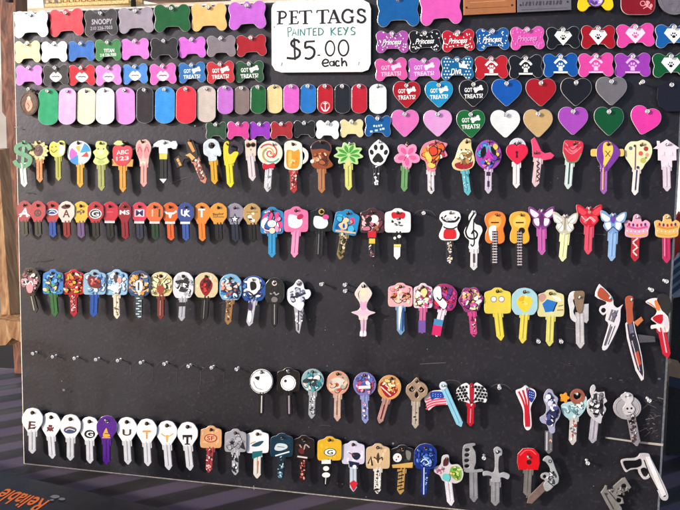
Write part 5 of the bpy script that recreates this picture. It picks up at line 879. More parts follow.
# row 5 ------------------------------------------------------------------------
GW = 'white hexagon headed team keys in the bottom row'
whites = [(33.2, 419.6, 'white hexagon key with dark red letter E', 33.6, 453, [('t', '#6c2430', 33, 424.6, 6.6, 7.4, 'E', 4), ('l', '#6c2430', 1, [(29, 428.6), (37, 426.4)])]),
 (51.8, 424.2, 'white hexagon key with maroon letter and paw mark', 54, 458, paw('#7c2a34', 51.4, 427.6, 5.6) + [('t', '#7c2a34', 51.2, 427.6, 7.4, 6.6, 'A')]),
 (71.2, 426, 'white hexagon key with grey blue oval', 71.4, 460, [('e', '#5c6480', 71, 429.6, 6.4, 3.6), ('L', '#e8ecf4', .8, [(66.6, 430), (70, 428.4), (75.6, 430)]), ('L', '#d88858', .5, [(66, 427.4), (71, 426), (76, 427.6)])]),
 (90.2, 428.4, 'white hexagon key with black oval letter G', 91, 463, [('e', '#15141a', 90.6, 433.6, 5.6, 4.2), ('t', '#ffffff', 90.6, 433.6, 6.8, 5.2, 'G')]),
 (107.4, 427.4, 'purple hexagon key with gold mark', 108.2, 463.4, [('s', '#e8b450', [(107, 427.6), (109, 432), (111, 435.6), (104, 435.6)]), ('l', '#5c2c88', .8, [(105.6, 433), (110, 433)]), ('r', '#e8b450', 107.4, 437, 8, 1)]),
 (127.4, 428.8, 'white hexagon key with dark letter U', 129, 464, [('t', '#4c3c2c', 127.6, 432, 8.6, 6.4, 'U'), ('l', '#c88c4c', .8, [(125.4, 429.6), (125.4, 433)])]),
 (147.4, 430.4, 'white hexagon key with orange letter T', 149, 465.4, [('t', '#eaa048', 147.6, 434.2, 7.4, 8.4, 'T'), ('r', '#eaa048', 147.6, 431, 8.6, 1.4)]),
 (167.6, 432.4, 'white hexagon key with thin gold horned mark', 170.4, 469, [('L', '#e4bc70', 1.1, [(162, 433), (165.6, 435.4), (168, 435), (170.4, 435.4), (174, 433)]), ('p', '#e4bc70', [(166.6, 435), (169.4, 435), (168.6, 441.6), (167.4, 441.6)])]),
 (188.2, 433.6, 'white hexagon key with black letter T', 191, 470, [('t', '#2c1c24', 188, 439.2, 9.4, 9.6, 'T'), ('r', '#2c1c24', 188, 436, 9.6, 1.6), ('r', '#2c1c24', 184, 437.4, 1, 3.4), ('r', '#2c1c24', 192, 437.4, 1, 3.4), ('r', '#2c1c24', 188, 443.6, 5, 1.2)])]
for x, y, d, tx, ty, pr in whites:
    pur = 'purple' in d
    sk(d, HEX, x, y, 20, 23.6, '#6a2aa0' if pur else '#f7f6f8', tx, ty, 7.2, '#6a2aa0' if pur else '#e0dee3', pr, hd=.60, group=GW, name='team_key', hk='peg' if pur else 'brass', sh=.3, r=2.0)
pic('gold key with red oval and red patterned blade', 211.6, 436.4, 21.6, 22, '#e0b084', 209.8, 471.6, 7, '#b45058', ['#e8bc90'], 4, 121, extra=[('e', '#b03838', 211.4, 437.6, 6.6, 4.2), ('e', '#e8b88c', 211.4, 437.6, 5.6, 3.3), ('t', '#b03838', 211.4, 437.6, 7.4, 4.4, 'SF')], bi=[('b', ['#f4dcd8', '#7c1c28', '#e8a8a0'], 210, 459, 3, 11, 18, 5, .3)], hd=.62)
pic('silver grey key with small black star', 236, 440, 22, 23, '#b3b1b8', 236, 474.4, 6.8, '#c8c6cc', ['#bcbac2', '#a4a2aa'], 8, 122, extra=[('p', '#1c1e2c', [(232.6+3*math.cos(R(-90+36*i))*(1 if i % 2 == 0 else .42), 442+3*math.sin(R(-90+36*i))*(1 if i % 2 == 0 else .42)) for i in range(10)]), ('p', '#2c2e3c', [(241, 447), (243.4, 440), (246, 449)])], bi=[('b', ['#2a2a34', '#f4f4f8'], 235, 462, 3, 10, 20, 5, .34)], hd=.62, bkind='metal')
pic('white key with teal fin mark and orange lined blade', 258, 441, 22.6, 23, '#f1f1f4', 257.8, 477.6, 7.4, '#e6dfd8', ['#f8f8fa'], 4, 123, extra=[('s', '#2c5c6c', [(252, 445), (258, 441.4), (264, 440.4), (261, 444.6), (256, 446)]), ('L', '#e89050', .7, [(251, 443), (256, 441)])], bi=[('p', '#1f7c84', [(253, 451), (263, 450), (262, 455), (253, 458)]), ('l', '#e8945c', .8, [(258.6, 460), (258, 472)])], hd=.62)
pic('dark teal key with silver wing mark', 282, 444.6, 22.4, 23.4, '#10465c', 281, 480, 6.8, '#2a3c4c', ['#14506a', '#0c3a4c'], 6, 124, extra=[('s', '#d4dce0', [(275, 448), (278, 443), (286, 443.6), (288, 447), (283, 449.6), (278, 450)]), ('L', '#10465c', .6, [(278, 446), (285, 446.6)]), ('l', '#e8ecee', 1.3, [(276, 455), (290, 451)])], bi=[('b', ['#c8dce4', '#5c8ca0'], 281, 466, 3, 11, 16, 5, .32)], hd=.62)
pic('near black key with dark red wing mark', 304, 446.6, 21, 23, '#281c20', 302.8, 482, 6.6, '#3a2226', ['#341c20', '#1c1618'], 8, 125, extra=[('L', '#c8a8a4', 1.2, [(300, 444), (304, 449), (306, 444), (310, 447)]), ('s', '#7c2c30', [(299, 449), (303, 447), (305, 452), (301, 453)]), ('l', '#e4d4d4', 1.5, [(298, 455.6), (308, 457)])], bi=[('b', ['#e0a090', '#a84c44'], 303, 469, 3, 11, 18, 7, .32)], hd=.62)
pic('golden yellow key with dark oval letter G', 329.8, 448, 24, 24, '#eec03c', 326, 485.6, 6.6, '#201e20', ['#f0c848'], 4, 126, extra=[('e', '#20302c', 330.4, 451.6, 6.2, 4), ('e', '#f4f4e8', 330.4, 451.6, 5.5, 3.4), ('t', '#20302c', 330.4, 451.6, 5.8, 4.6, 'G')], bi=[('r', '#f0f0ec', 326.6, 461, 9, 4), ('e', '#f0f0ec', 326.6, 467.6, 3, 2.4), ('e', '#f0f0ec', 326.6, 474, 4, 2.6), ('l', '#e0e0dc', .8, [(326.4, 476), (326, 483)])], hd=.68)
pic('pale lilac key with navy mark and red tipped blade', 353.6, 452, 23, 23, '#d9d4e6', 354, 490.4, 7, '#c8d0dc', ['#e4e0ee'], 4, 127, extra=[('s', '#1f2440', [(352, 453), (358, 452), (361, 455), (358, 459), (354, 458)]), ('l', '#b03c50', .8, [(349, 452), (355, 455)])], bi=[('p', '#20284c', [(349, 460), (360, 462), (358, 467), (350, 466)]), ('e', '#e8ecf0', 355, 466, 2, 2), ('p', '#d42c40', [(350, 482), (354, 479), (358.6, 482), (354, 489.6)])], hd=.66)
pic('tan gold key with dark lily emblem', 378.2, 455.6, 24, 25, '#dcc09c', 377.6, 493, 7, '#e4dcd4', ['#e4ccaa'], 4, 128, extra=[('s', '#54402c', [(378.4, 452), (379.8, 457), (378.4, 463), (376.8, 457)]), ('L', '#54402c', 1.1, [(374.4, 459.6), (374.6, 456.6), (377.6, 459), (379, 459), (382.2, 456.6), (382.6, 459.6)]), ('l', '#2a2420', 1.6, [(368.4, 463), (371, 456), (372.6, 465)])], bi=[('b', ['#241e20', '#f4f0ec'], 377.4, 480, 3.2, 11, 16, 8, .36)], hd=.66)
pic('half black half tan key with white round emblem', 402.4, 456.6, 23.4, 24, '#2a2628', 400.6, 493.4, 7, '#c8a468', ['#38342f', '#4a463c'], 6, 129, extra=[('c', '#f0ecec', 397.6, 457, 4.4), ('c', '#c84c50', 398.6, 456, 1), ('c', '#4c6cb0', 396.6, 459, .8), ('p', '#dcb46c', [(392, 464), (413, 461.6), (412.6, 467), (393, 467)]), ('s', '#8c8c88', [(406, 450), (411, 452), (410, 459), (407, 458)])], bi=[('r', '#2a2422', 400.6+(i % 2)*1.6-.8, 471+i*3.4, 5.4, 1.2, -14) for i in range(6)], hd=.66)
pic('cobalt blue key with white script and blue blade', 425.6, 456, 22.4, 25, '#24459c', 424, 495, 6.8, '#24408c', ['#3c64c0', '#8cb0e8', '#1c347c', '#4c78d0'], 30, 130, sz=.18, extra=[('L', '#d8e4f8', 1, [(421, 461), (425, 458), (429, 462), (425, 464)])], bi=[('l', '#c8d4f0', 1.2, [(424.2, 466), (424, 493)]), ('b', ['#a8c0f0', '#4c6cc0'], 426, 480, 1.6, 10, 12, 4, .4)], shp=OCT)
t = key('floral_key', 'multicoloured leaf shaped key with silver blade', 447, 458)
t.blade(447.6, 474, 451.4, 504.4, 7.4, '#e4e0e6', 'metal')
o = t.plate('head', [cr([(442, 456.6), (445.4, 454.4), (449, 455), (449.6, 461), (452, 464), (459, 464), (463.6, 471), (462, 479), (456, 482.4), (450, 481), (443, 480), (440, 475), (434.6, 471.6), (435, 466.6), (440.6, 464)], 4), circ(446.6, 458.4, 1.3, 10)], '#d8d0d4', 'enamel', 0, 1.6, .35)
t.ink('leaves', [('s', '#88b458', [(452, 466), (459, 466), (462, 472), (460, 479), (453, 477), (450, 471)]), ('b', ['#d8d070', '#5c9444', '#c8dc88'], 456, 472, 5, 6, 16, 9, .26), ('b', ['#8c5c78', '#e8c0cc', '#b87c94'], 440, 469, 4, 3.4, 12, 8, .34), ('s', '#78c8c8', [(444, 473), (450, 474), (449, 480), (443, 478)]), ('s', '#5c2830', [(444, 459), (448.4, 458), (447.6, 464), (443.6, 465)])], parent=o)
t = key('knuckle_knife_key', 'grey knife key with four finger holes', 470, 446.4, hk=None, w=.006)
t.blade(473.4, 470, 474, 501, 8.2, '#a5a3a8', 'metal', sh=0)
t.plate('head', [cr([(463, 447), (466, 443.8), (474.6, 442.8), (475.2, 445), (472.6, 446.4), (475.6, 452), (476, 462), (474.4, 468.6), (482, 468.4), (482.2, 471), (466, 471.6), (463.4, 466), (462.4, 456)], 3), circ(467.4, 449.4, 2.5, 14, 1.9), circ(467, 454.4, 2.5, 14, 1.9), circ(466.8, 459.8, 2.5, 14, 1.9), circ(467, 465.2, 2.5, 14, 1.9)], '#b3b1b5', 'metal', 0, 1.8, .4)
t = key('dagger_key', 'pale grey dagger key with crossguard', 497.6, 451.4, hk='peg')
t.blade(495.4, 478, 495.2, 504.4, 8.6, '#aaa8ac', 'metal', sh=.3)
t.plate('head', [cr([(493.4, 449), (497.6, 446.2), (502, 449.4), (501.8, 454.6), (499, 457), (498.8, 471.4), (504, 471.4), (509.6, 474), (508, 478.4), (503, 476.6), (500.4, 477), (500, 481), (491.4, 480.6), (491.6, 475.6), (487, 474.4), (483, 474.6), (483.2, 470.8), (488, 470), (494, 470.6), (494.6, 456)], 3), circ(497.8, 451.6, 2, 12)], '#c2c0c4', 'metal', .1, 1.8, .45)
sk('bright red octagon key with silver blade', [(-.95, -.45), (-.5, -.95), (0, -1), (.5, -.95), (.95, -.45), (1, .3), (.85, .95), (-.85, .95), (-1, .3)], 528.4, 458.8, 22.6, 22, '#dc1a2c', 526.8, 496.6, 7.8, '#8d8785', [('L', '#f4707c', .8, [(520, 455), (525, 450.4), (531, 450), (536, 454)]), ('e', '#3a1418', 529, 461.6, 2.6, 2.4), ('e', '#a8141f', 528.6, 454, 2, 1.6)], bkind='metal', hd=.2, hk='peg', side=-1)
t = key('revolver_key', 'silver revolver key with short brown barrel pointing down left', 548.6, 461.6, hk=None, w=.0095)
t.plate('barrel', [(543.6, 480.6), (547.4, 487.6), (531.6, 502.4), (526.6, 501.6), (528, 495.4)], '#98827c', 'metal', 0, 1.5, .35)
o = t.plate('body', [cr([(542.4, 459.6), (546, 455.6), (550, 456), (553, 461), (555.4, 468), (558.6, 476), (557.8, 482), (554, 484.6), (550, 488.6), (545.6, 490), (543, 484), (544.6, 479.6), (540.6, 477), (541, 473.4), (545.4, 471.6), (549.6, 472), (549.4, 467), (545.6, 461.4)], 3), circ(544.4, 475.6, 1.8, 10)], '#c0c2c4', 'metal', .4, 1.8, .4)
t.ink('gun_lines', [('b', ['#5c5c62', '#e4e4e8', '#3a3a40'], 550, 476, 5, 9, 14, 4, .22), ('l', '#3a3a40', .7, [(549, 470), (556, 476)]), ('o', '#3a3a40', 551, 480, 3, 2.4), ('l', '#3a3a40', .7, [(547, 480), (553, 485)]), ('o', '#3a3a40', 549.6, 460.4, 1.7, 1.1)], parent=o, z=2.2)
t = key('pistol_key', 'small grey pistol key in the bottom right corner', 622, 484, hk=None, w=.0085)
o = t.plate('body', [[(600.4, 492), (603.6, 487.6), (605, 484.6), (607, 485), (607, 489.4), (611.6, 488.6), (613, 485.6), (622, 477.6), (625, 477), (631, 486.6), (628, 489.4), (620.6, 492.6), (616.8, 495), (622.4, 497), (623.6, 502.4), (619, 503.4), (621.4, 507), (622, 514), (613, 514.6), (608.6, 507), (604, 499)], circ(623.6, 485.6, 2.6, 12), cr([(616.6, 497.4), (620.6, 498), (620.4, 501.4), (616.8, 501)], 3)], '#9c9894', 'metal', 0, 2.0, .45)
t.ink('gun_lines', [('b', ['#6c6864', '#c4c0bc', '#4c4846'], 616, 490, 12, 5, 16, 4, .2), ('l', '#4c4846', .8, [(604, 492), (613, 508)]), ('l', '#4c4846', .7, [(608, 490), (616, 500)]), ('c', '#4c4846', 606, 493, 1)], parent=o, z=2.0)
t = key('pistol_key', 'black pistol key with silver outline beside board edge', 640, 456, hk=None, w=.0095)
o = t.plate('body', [cr([(620.4, 461.4), (624, 458.4), (634, 457.6), (638, 455.6), (640, 453), (648, 453), (650, 456), (655, 466), (662, 480), (667.6, 493.6), (666, 499), (660.6, 498), (656, 488), (650.4, 477), (647.6, 478), (643, 478.4), (638.4, 472.6), (637, 468.6), (630, 469.4), (625, 471.4)], 3), cr([(640.4, 468.6), (644.6, 467), (648.4, 471), (646.6, 475.6), (643, 475)], 3)], '#d6d0d2', 'metal', 0, 1.8, .4)
t.plate('grip', cr([(622.6, 462), (625, 460), (635, 459.6), (640, 458), (641, 464), (636.6, 466.6), (630, 467.4), (626, 469)], 3), '#17151a', 'enamel', 1.6, .6, .2)
t.plate('slide', [(645.4, 456.4), (649.4, 456), (665.6, 493), (661.4, 495.4)], '#f0ecee', 'metal', 1.7, .6, .2)
t.ink('slide_lines', [('l', '#2c282c', 1.1, [(643.6, 459), (649, 474), (657, 489)]), ('l', '#4c484c', 1.0, [(646.6, 458), (662, 492)]), ('l', '#4c484c', .6, [(650.4, 460), (656, 472)]), ('c', '#3a363a', 663.6, 494.4, 1.2)], parent=o, z=1.8)

# ------------------------------------------------------------------ bare hooks in the board
EH = [(424, 213, 'bare hook right of the white square red patched key'), (322, 284, 'bare hook right of the white cut out figure key'), (345.4, 284.6, 'upper of two bare hooks left of the ballerina key'),
 (345.6, 290.8, 'lower of two bare hooks left of the ballerina key'), (538.4, 341, 'bare hook below left of the blue polygon key'), (561, 341, 'bare hook below right of the blue polygon key'),
 (642, 82.4, 'bare hook between grey heart and black octagonal tag'), (648.6, 399.6, 'bare hook in scratched patch beside round skull key'), (587.4, 462, 'red stained bare hook above the small grey pistol key'),
 (484, 457, 'bare hook between the knife key and the dagger key'), (499.4, 387, 'bare brass hook between checkered flags and wavy flag keys'), (665.6, 281, 'large bare hook near the right board edge under the gold crown'),
 (651, 289.6, 'small bare hook above the rifle key'), (237.5, 368.6, 'rightmost bare hook in the empty row left of the disc keys')]
row = [(34.5, 353), (54.3, 356.2), (76, 357.8), (97.4, 359), (119.2, 360), (142, 362), (165.6, 363.2), (189.6, 365.6), (212.6, 367)]
for i, (x, y) in enumerate(row):
    EH.append((x, y, '%s bare hook from the left in the empty row' % ['first', 'second', 'third', 'fourth', 'fifth', 'sixth', 'seventh', 'eighth', 'ninth'][i]))
for x, y, d in EH:
    hook(x, y, .0052 if y < 350 or x > 250 else .004, 'ring', d)
# ------------------------------------------------------------------ board
def mesh_obj(name, V, Fc, mats, parent=None, mi=None, smooth=False):
    me = bpy.data.meshes.new(name); me.from_pydata([tuple(v) for v in V], [], Fc)
    for m in (mats if isinstance(mats, list) else [mats]): me.materials.append(m)
    if mi: me.polygons.foreach_set('material_index', mi)
    if smooth: me.polygons.foreach_set('use_smooth', [True]*len(Fc))
    me.update(); o = bpy.data.objects.new(name, me); COL.objects.link(o)
    if parent: o.parent = parent
    return o
def lab(o, label, cat, group=None):
    chk(label); o['label'] = label; o['category'] = cat
    if group: o['group'] = group
def grain(name, c1, c2, scale=(3, 3, 40), rough=.6, bump=.3, sc=8.0):
    m = bpy.data.materials.new(name); m.use_nodes = True; nt = m.node_tree; N = nt.nodes; L = nt.links; b = N['Principled BSDF']
    tc = N.new('ShaderNodeTexCoord'); mp = N.new('ShaderNodeMapping'); mp.inputs['Scale'].default_value = scale; L.new(tc.outputs['Object'], mp.inputs['Vector'])
    n = N.new('ShaderNodeTexNoise'); n.inputs['Scale'].default_value = sc; n.inputs['Detail'].default_value = 8; n.inputs['Distortion'].default_value = .8; L.new(mp.outputs[0], n.inputs['Vector'])
    c = N.new('ShaderNodeValToRGB'); c.color_ramp.elements[0].position = .35; c.color_ramp.elements[1].position = .68
    c.color_ramp.elements[0].color = lin(c1); c.color_ramp.elements[1].color = lin(c2)
    L.new(n.outputs['Fac'], c.inputs['Fac']); L.new(c.outputs[0], b.inputs['Base Color']); b.inputs['Roughness'].default_value = rough
    bu = N.new('ShaderNodeBump'); bu.inputs['Strength'].default_value = bump; bu.inputs['Distance'].default_value = .002; L.new(n.outputs['Fac'], bu.inputs['Height']); L.new(bu.outputs[0], b.inputs['Normal'])
    return m
# corner positions on the board plane
pTL, pBL = bpt(10.6, 11.5), bpt(23.6, 464.6); pBR = bpt(420, 507.6); pR = bpt(671.6, 300)
u0 = (pTL.x + pBL.x)/2; u1 = (bpt(676.5, 230).x + pR.x + bpt(660.5, 505).x)/3; vt = pTL.y; vb = (pBL.y + pBR.y)/2
print('board corners', pTL, pBL, pBR, 'u', u0, u1, 'v', vt, vb)
th = .014; ch = .0024
def BW(u, v, w): return Wm @ Vector((u, v, w))
ring = lambda ins, w: [BW(u0+ins, vb+ins, w), BW(u1-ins, vb+ins, w), BW(u1-ins, vt-ins, w), BW(u0+ins, vt-ins, w)]
nu, nv = 60, 46
V = ring(0, -th) + ring(0, -ch) + ring(ch, 0)
Fc = [[3, 2, 1, 0]]; mi = [1]
for a in (0, 4):
    for k in range(4): Fc.append([a+k, a+(k+1) % 4, a+4+(k+1) % 4, a+4+k]); mi.append(1)
Fc.append([8, 9, 10, 11]); mi.append(0)
o = mesh_obj('display_board', V, Fc, [board_mat(), grain('raw_board_edge', '#b8a79c', '#efe4d8', (40, 40, 40), .8, .3)], None, mi)
lab(o, 'black painted display board with pale worn edges holding tags and keys', 'display board')
BOARD = o
# worn scuffs in the paint: arcs rubbed by swinging keys and a scratched patch
cls = Item.__new__(Item); 
class Flat(Item):
    def __init__(s): s.w = .0001; s.o = Vector((0, 0, 0)); s.hx = s.hy = -99; s.top = 0; s.root = BOARD
def scuff(name, prims):
    f = Flat(); f.ink(name, prims, parent=BOARD, z=.03, kind='matte')
    ob = BOARD.children[-1] if False else [c for c in COL.objects if c.parent == BOARD][-1]
    ob.matrix_local = B4; ob['kind'] = 'stuff'
rg = random.Random(3)
sc = []
for i, (x, y) in enumerate(row):
    c = ['#4a444b', '#554e55', '#413b42'][i % 3]
    if i in (0, 3): continue
    r_ = rg.uniform(8, 10.5)
    sc.append(('L', c, .7, [(x-r_, y+rg.uniform(3, 5)), (x-r_*.5, y-1), (x, y-4+rg.uniform(0, 2)), (x+r_*.55, y-.5), (x+r_, y+4)]))
    if i > 2: sc.append(('L', c, .6, [(x+r_+1, y+4), (x+r_+1.2, y+10), (x+r_+.8, y+rg.uniform(15, 20))]))
    sc.append(('l', '#3a353b', .8, [(x-6, y+rg.uniform(9, 22)), (x+rg.uniform(0, 6), y+rg.uniform(9, 22))]))
for x, y in ((424, 213), (499.4, 387), (451, 383)): sc.append(('L', '#544c50', .9, [(x-12, y+3), (x-6, y-1.6), (x, y-3), (x+7, y-1.6), (x+13, y+4)]))
sc += [('L', '#6c6468', .7, [(420, 364), (430, 363.4), (446, 362.6)]), ('L', '#6c6468', .7, [(170, 184), (185, 178), (190, 177)]), ('l', '#5c5458', .6, [(575, 233), (604, 234.6)]), ('l', '#6c6468', .7, [(586, 233), (606, 235)])]
scuff('hook_scuffs', sc)
sc = []
for i in range(34):
    x, y = rg.uniform(643, 661), rg.uniform(393, 436); l = rg.uniform(2, 9); a = R(rg.choice([160, 20, 150, 35]) + rg.uniform(-14, 14))
    sc.append(('L', rg.choice(['#6c6664', '#948c8a', '#4c4646', '#7c7472']), rg.uniform(.25, .7), [(x, y), (min(664, x+l*.5*math.cos(a)), y+l*.5*math.sin(a)+rg.uniform(-.6, .6)), (min(664, x+l*math.cos(a)), y+l*math.sin(a))]))
for i in range(80):
    x, y = rg.uniform(20, 660), rg.uniform(150, 480); l = rg.uniform(2, 14); a = rg.uniform(-.4, .4)
    sc.append(('L', rg.choice(['#3a3539', '#4a4448', '#332e33']), rg.uniform(.25, .7), [(x, y), (x+l*.5, y+l*.5*a+rg.uniform(-.8, .8)), (x+l, y+l*a)]))
for i in range(200):
    sc.append(('c', rg.choice(['#6c6468', '#8c8488', '#4c464a']), rg.uniform(20, 660), rg.uniform(130, 500), rg.uniform(.25, .6)))
sc += [('e', '#b8b0b4', 18.6, 127.6, 1.7, .7), ('c', '#8c8488', 66, 389, 1.3), ('c', '#a8a0a4', 196.6, 126.4, .8), ('c', '#9c948c', 393.6, 442, 1), ('c', '#7c3c38', 338, 481.6, .8), ('l', '#b8b0ae', .6, [(255, 484), (255.4, 488)]),
       ('e', '#6c6460', 610, 377, 1.2, .8), ('e', '#4a4c64', 620, 379, 2, .6), ('e', '#5c6c8c', 658, 377.6, 1.6, 1)]
scuff('paint_scratches', sc)
# the pale strip across the lower right corner
t = odd('wire_strip', 'thin pale wire strip across the lower right of the board', 'wire', 640, 441, .0012)
t.plate('strip', [(605.6, 436.8), (636, 441), (663.4, 443.8), (663.2, 446.2), (636, 442.8), (605.6, 438.4)], '#c8beb8', 'enamel', -1, 1.4, .3)

# ------------------------------------------------------------------ table with striped cloth
botW = [BW(u0, vb, -th*.5), BW(u1, vb, -th*.5)]
zt = min(BW(u0, vb, 0).z, BW(u0, vb, -th).z) - .0015
def on_table(px, py, z=None):
    d = wray(px, py); t = ((zt if z is None else z) - CAMW.z)/d.z
    return CAMW + d*t
a, b = on_table(5, 425), on_table(22, 422.4)
a2, b2 = on_table(90, 485), on_table(120, 477)
ang1 = math.atan2(b.y-a.y, b.x-a.x); ang2 = math.atan2(b2.y-a2.y, b2.x-a2.x)
print('stripe angles', math.degrees(ang1), math.degrees(ang2), 'zt', zt, 'cam', CAMW)
print('table pts', on_table(0, 378), on_table(22, 368), on_table(0, 510), on_table(300, 510), on_table(24,465))
e1, e2 = on_table(-40, 386), on_table(22, 368)
ybk = e2.y
x0, x1, y0, y1 = -1.3, 1.0, -.75, ybk
nx, ny = 260, 170
V = []; Fc = []
sang = (ang1+ang2)/2
for j in range(ny+1):
    for i in range(nx+1):
        x = x0+(x1-x0)*i/nx; y = y0+(y1-y0)*j/ny
        q = -x*math.sin(sang) + y*math.cos(sang); p_ = x*math.cos(sang)+y*math.sin(sang)
        z = zt - .001 + .0008*math.sin(q*70+1.2*math.sin(p_*6)) - .002*abs(math.sin(p_*2.1+q*3.0))
        fold = math.exp(-((y+.19+.1*x)/.012)**2)*.004*(x < -.2)
        V.append((x, y, z + fold))
for j in range(ny):
    for i in range(nx):
        a = j*(nx+1)+i; Fc.append([a, a+1, a+nx+2, a+nx+1])
# hanging drop at the back
b0 = len(V)
for i in range(nx+1): x = x0+(x1-x0)*i/nx; V.append((x, y1+.01+.006*math.sin(x*50), zt-.3))
for i in range(nx): Fc.append([ny*(nx+1)+i, ny*(nx+1)+i+1, b0+i+1, b0+i])
m = bpy.data.materials.new('striped_satin_cloth'); m.use_nodes = True; nt = m.node_tree; N = nt.nodes; L = nt.links; bs = N['Principled BSDF']
tc = N.new('ShaderNodeTexCoord'); mp = N.new('ShaderNodeMapping'); mp.inputs['Rotation'].default_value = (0, 0, -sang); L.new(tc.outputs['Object'], mp.inputs['Vector'])
wv = N.new('ShaderNodeTexWave'); wv.wave_type = 'BANDS'; wv.bands_direction = 'Y'; wv.inputs['Scale'].default_value = 7.4; wv.inputs['Distortion'].default_value = .5; wv.inputs['Detail'].default_value = 1; wv.inputs['Detail Scale'].default_value = .6
L.new(mp.outputs[0], wv.inputs['Vector'])
c = N.new('ShaderNodeValToRGB'); c.color_ramp.elements[0].position = .42; c.color_ramp.elements[1].position = .58
c.color_ramp.elements[0].color = lin('#171017'); c.color_ramp.elements[1].color = lin('#46384a'); L.new(wv.outputs['Fac'], c.inputs['Fac']); L.new(c.outputs[0], bs.inputs['Base Color'])
mr = N.new('ShaderNodeMapRange'); L.new(wv.outputs['Fac'], mr.inputs['Value']); mr.inputs['To Min'].default_value = .42; mr.inputs['To Max'].default_value = .68; L.new(mr.outputs[0], bs.inputs['Roughness'])
n = N.new('ShaderNodeTexNoise'); n.inputs['Scale'].default_value = 700; bu = N.new('ShaderNodeBump'); bu.inputs['Strength'].default_value = .3; bu.inputs['Distance'].default_value = .001
L.new(tc.outputs['Object'], n.inputs['Vector']); L.new(n.outputs['Fac'], bu.inputs['Height']); L.new(bu.outputs[0], bs.inputs['Normal']); bs.inputs['Sheen Weight'].default_value = .05
o = mesh_obj('tablecloth', V, Fc, m, smooth=True); lab(o, 'dark purple striped satin cloth spread under the display board', 'tablecloth')

def box(name, c, size, rz, mt, parent=None, bev=.004, rx=0, ry=0):
    import bmesh
    bm = bmesh.new(); bmesh.ops.create_cube(bm, size=1)
    for v in bm.verts: v.co = Vector((v.co.x*size[0], v.co.y*size[1], v.co.z*size[2]))
    if bev: bmesh.ops.bevel(bm, geom=bm.edges[:], offset=bev, segments=2, affect='EDGES')
    me = bpy.data.meshes.new(name); bm.to_mesh(me); bm.free(); me.materials.append(mt)
    o = bpy.data.objects.new(name, me); COL.objects.link(o)
    o.matrix_world = Matrix.Translation(c) @ Matrix.Rotation(rz, 4, 'Z') @ Matrix.Rotation(ry, 4, 'Y') @ Matrix.Rotation(rx, 4, 'X')
    if parent: o.parent = parent
    return o
def slab(name, loops, depth, thick, mt, parent=None):
    """a board standing behind the table: outline seen at a depth, given a real thickness away from the camera"""
    V = []; n = len(loops)
    for (px, py) in loops: V.append(wpt(px, py, depth))
    fw = Vector((0, 1, 0))
    V += [v + fw*thick for v in V]
    Fc = [list(range(n))[::-1], list(range(n, 2*n))] + [[k, (k+1) % n, n+(k+1) % n, n+k] for k in range(n)]
    o = mesh_obj(name, V, Fc, mt)
    if parent: o.parent = parent
    return o
# carton in the lower left with upside-down lettering
A, Bp = on_table(-3, 470, zt+.03), on_table(150, 505, zt+.03)
dirv = (Bp-A); dirv.z = 0; ln = dirv.length; dirv.normalize(); nrm = Vector((dirv.y, -dirv.x, 0))
ca = math.atan2(dirv.y, dirv.x)
W_, D_, H_ = .34, .20, .03
cc = A + dirv*(W_/2-.12) + nrm*D_/2; cc.z = zt + H_/2
bx_ = box('product_carton', cc, (W_, D_, H_), ca, grain('black_carton', '#121013', '#1e1a1e', (9, 9, 9), .38, .1), bev=.0015)
lab(bx_, 'black carton with upside down orange lettering on the tablecloth', 'box')
tv, tf = text_geo('Reliable', .015)
pa, pb = on_table(-1, 494, zt+H_), on_table(42.5, 506.4, zt+H_)
dv = (pb-pa); dv.z = 0; tl_ = dv.length; dv.normalize(); up = Vector((-dv.y, dv.x, 0))
hh = (on_table(22, 494, zt+H_)-on_table(21, 506, zt+H_)).length
mid = (pa+pb)/2; mid.z = zt+H_+.0003
V = [mid - dv*a*tl_ + up*b_*hh*.95 for a, b_ in tv]
to = mesh_obj('lettering', V, [list(f) for f in tf], mat('#e8803c', 'ink')); to.parent = bx_; to.matrix_parent_inverse = bx_.matrix_world.inverted()
V = []; Fc = []
for (px, py, rx_, ry_) in ((55, 497, 4.5, 1.8), (62, 499.5, 3.2, 1.4), (52, 500.6, 2, 1)):
    b0 = len(V)
    for k in range(14):
        p = on_table(px+rx_*math.cos(k*.449)*(1+.2*math.sin(k*2.1)), py+ry_*math.sin(k*.449), zt+H_); p.z += .0004 + .0002*len(Fc); V.append(p)
    Fc.append(list(range(b0, b0+14)))
go = mesh_obj('grey_print', V, Fc, mat('#8c8890', 'ink')); go.parent = bx_; go.matrix_parent_inverse = bx_.matrix_world.inverted()

# ------------------------------------------------------------------ behind the board
wood = grain('reddish_wood', '#5c3220', '#a0644a', (30, 30, 4), .5, .3, 4)
wood2 = grain('orange_wood', '#8c5830', '#c89a68', (30, 30, 4), .5, .3, 4)
def emp(name, loc, label, cat):
    e = bpy.data.objects.new(name, None); e.empty_display_size = .05; e.location = loc; COL.objects.link(e); lab(e, label, cat); 
    bpy.context.view_layer.update(); return e
def adopt(o, p):
    o.parent = p; o.matrix_parent_inverse = Matrix.Translation(p.location).inverted()
e = emp('wooden_easel', wpt(5, 420, 1.15), 'worn wooden easel with red brown and orange rails left of the board', 'easel')
adopt(slab('panel', [(15.5, -60), (15.5, 118), (9, 121), (2, 112), (1, 60), (-2, -60)], 1.10, .03, wood), e)
adopt(slab('post', [(5.4, 100), (16, 100), (23.5, 345), (13, 345)], 1.06, .03, wood), e)
adopt(slab('brace', [(-10, 150), (-2, 150), (12.4, 345), (3.6, 345)], 1.02, .025, wood2), e)
adopt(slab('cross_rail', [(-40, 316), (22, 322), (21, 342), (12, 338), (6, 345), (-40, 350)], 1.0, .03, wood2), e)
adopt(slab('foot', [(13, 345), (23.5, 345), (28, 430), (18, 430)], 1.06, .03, wood), e)
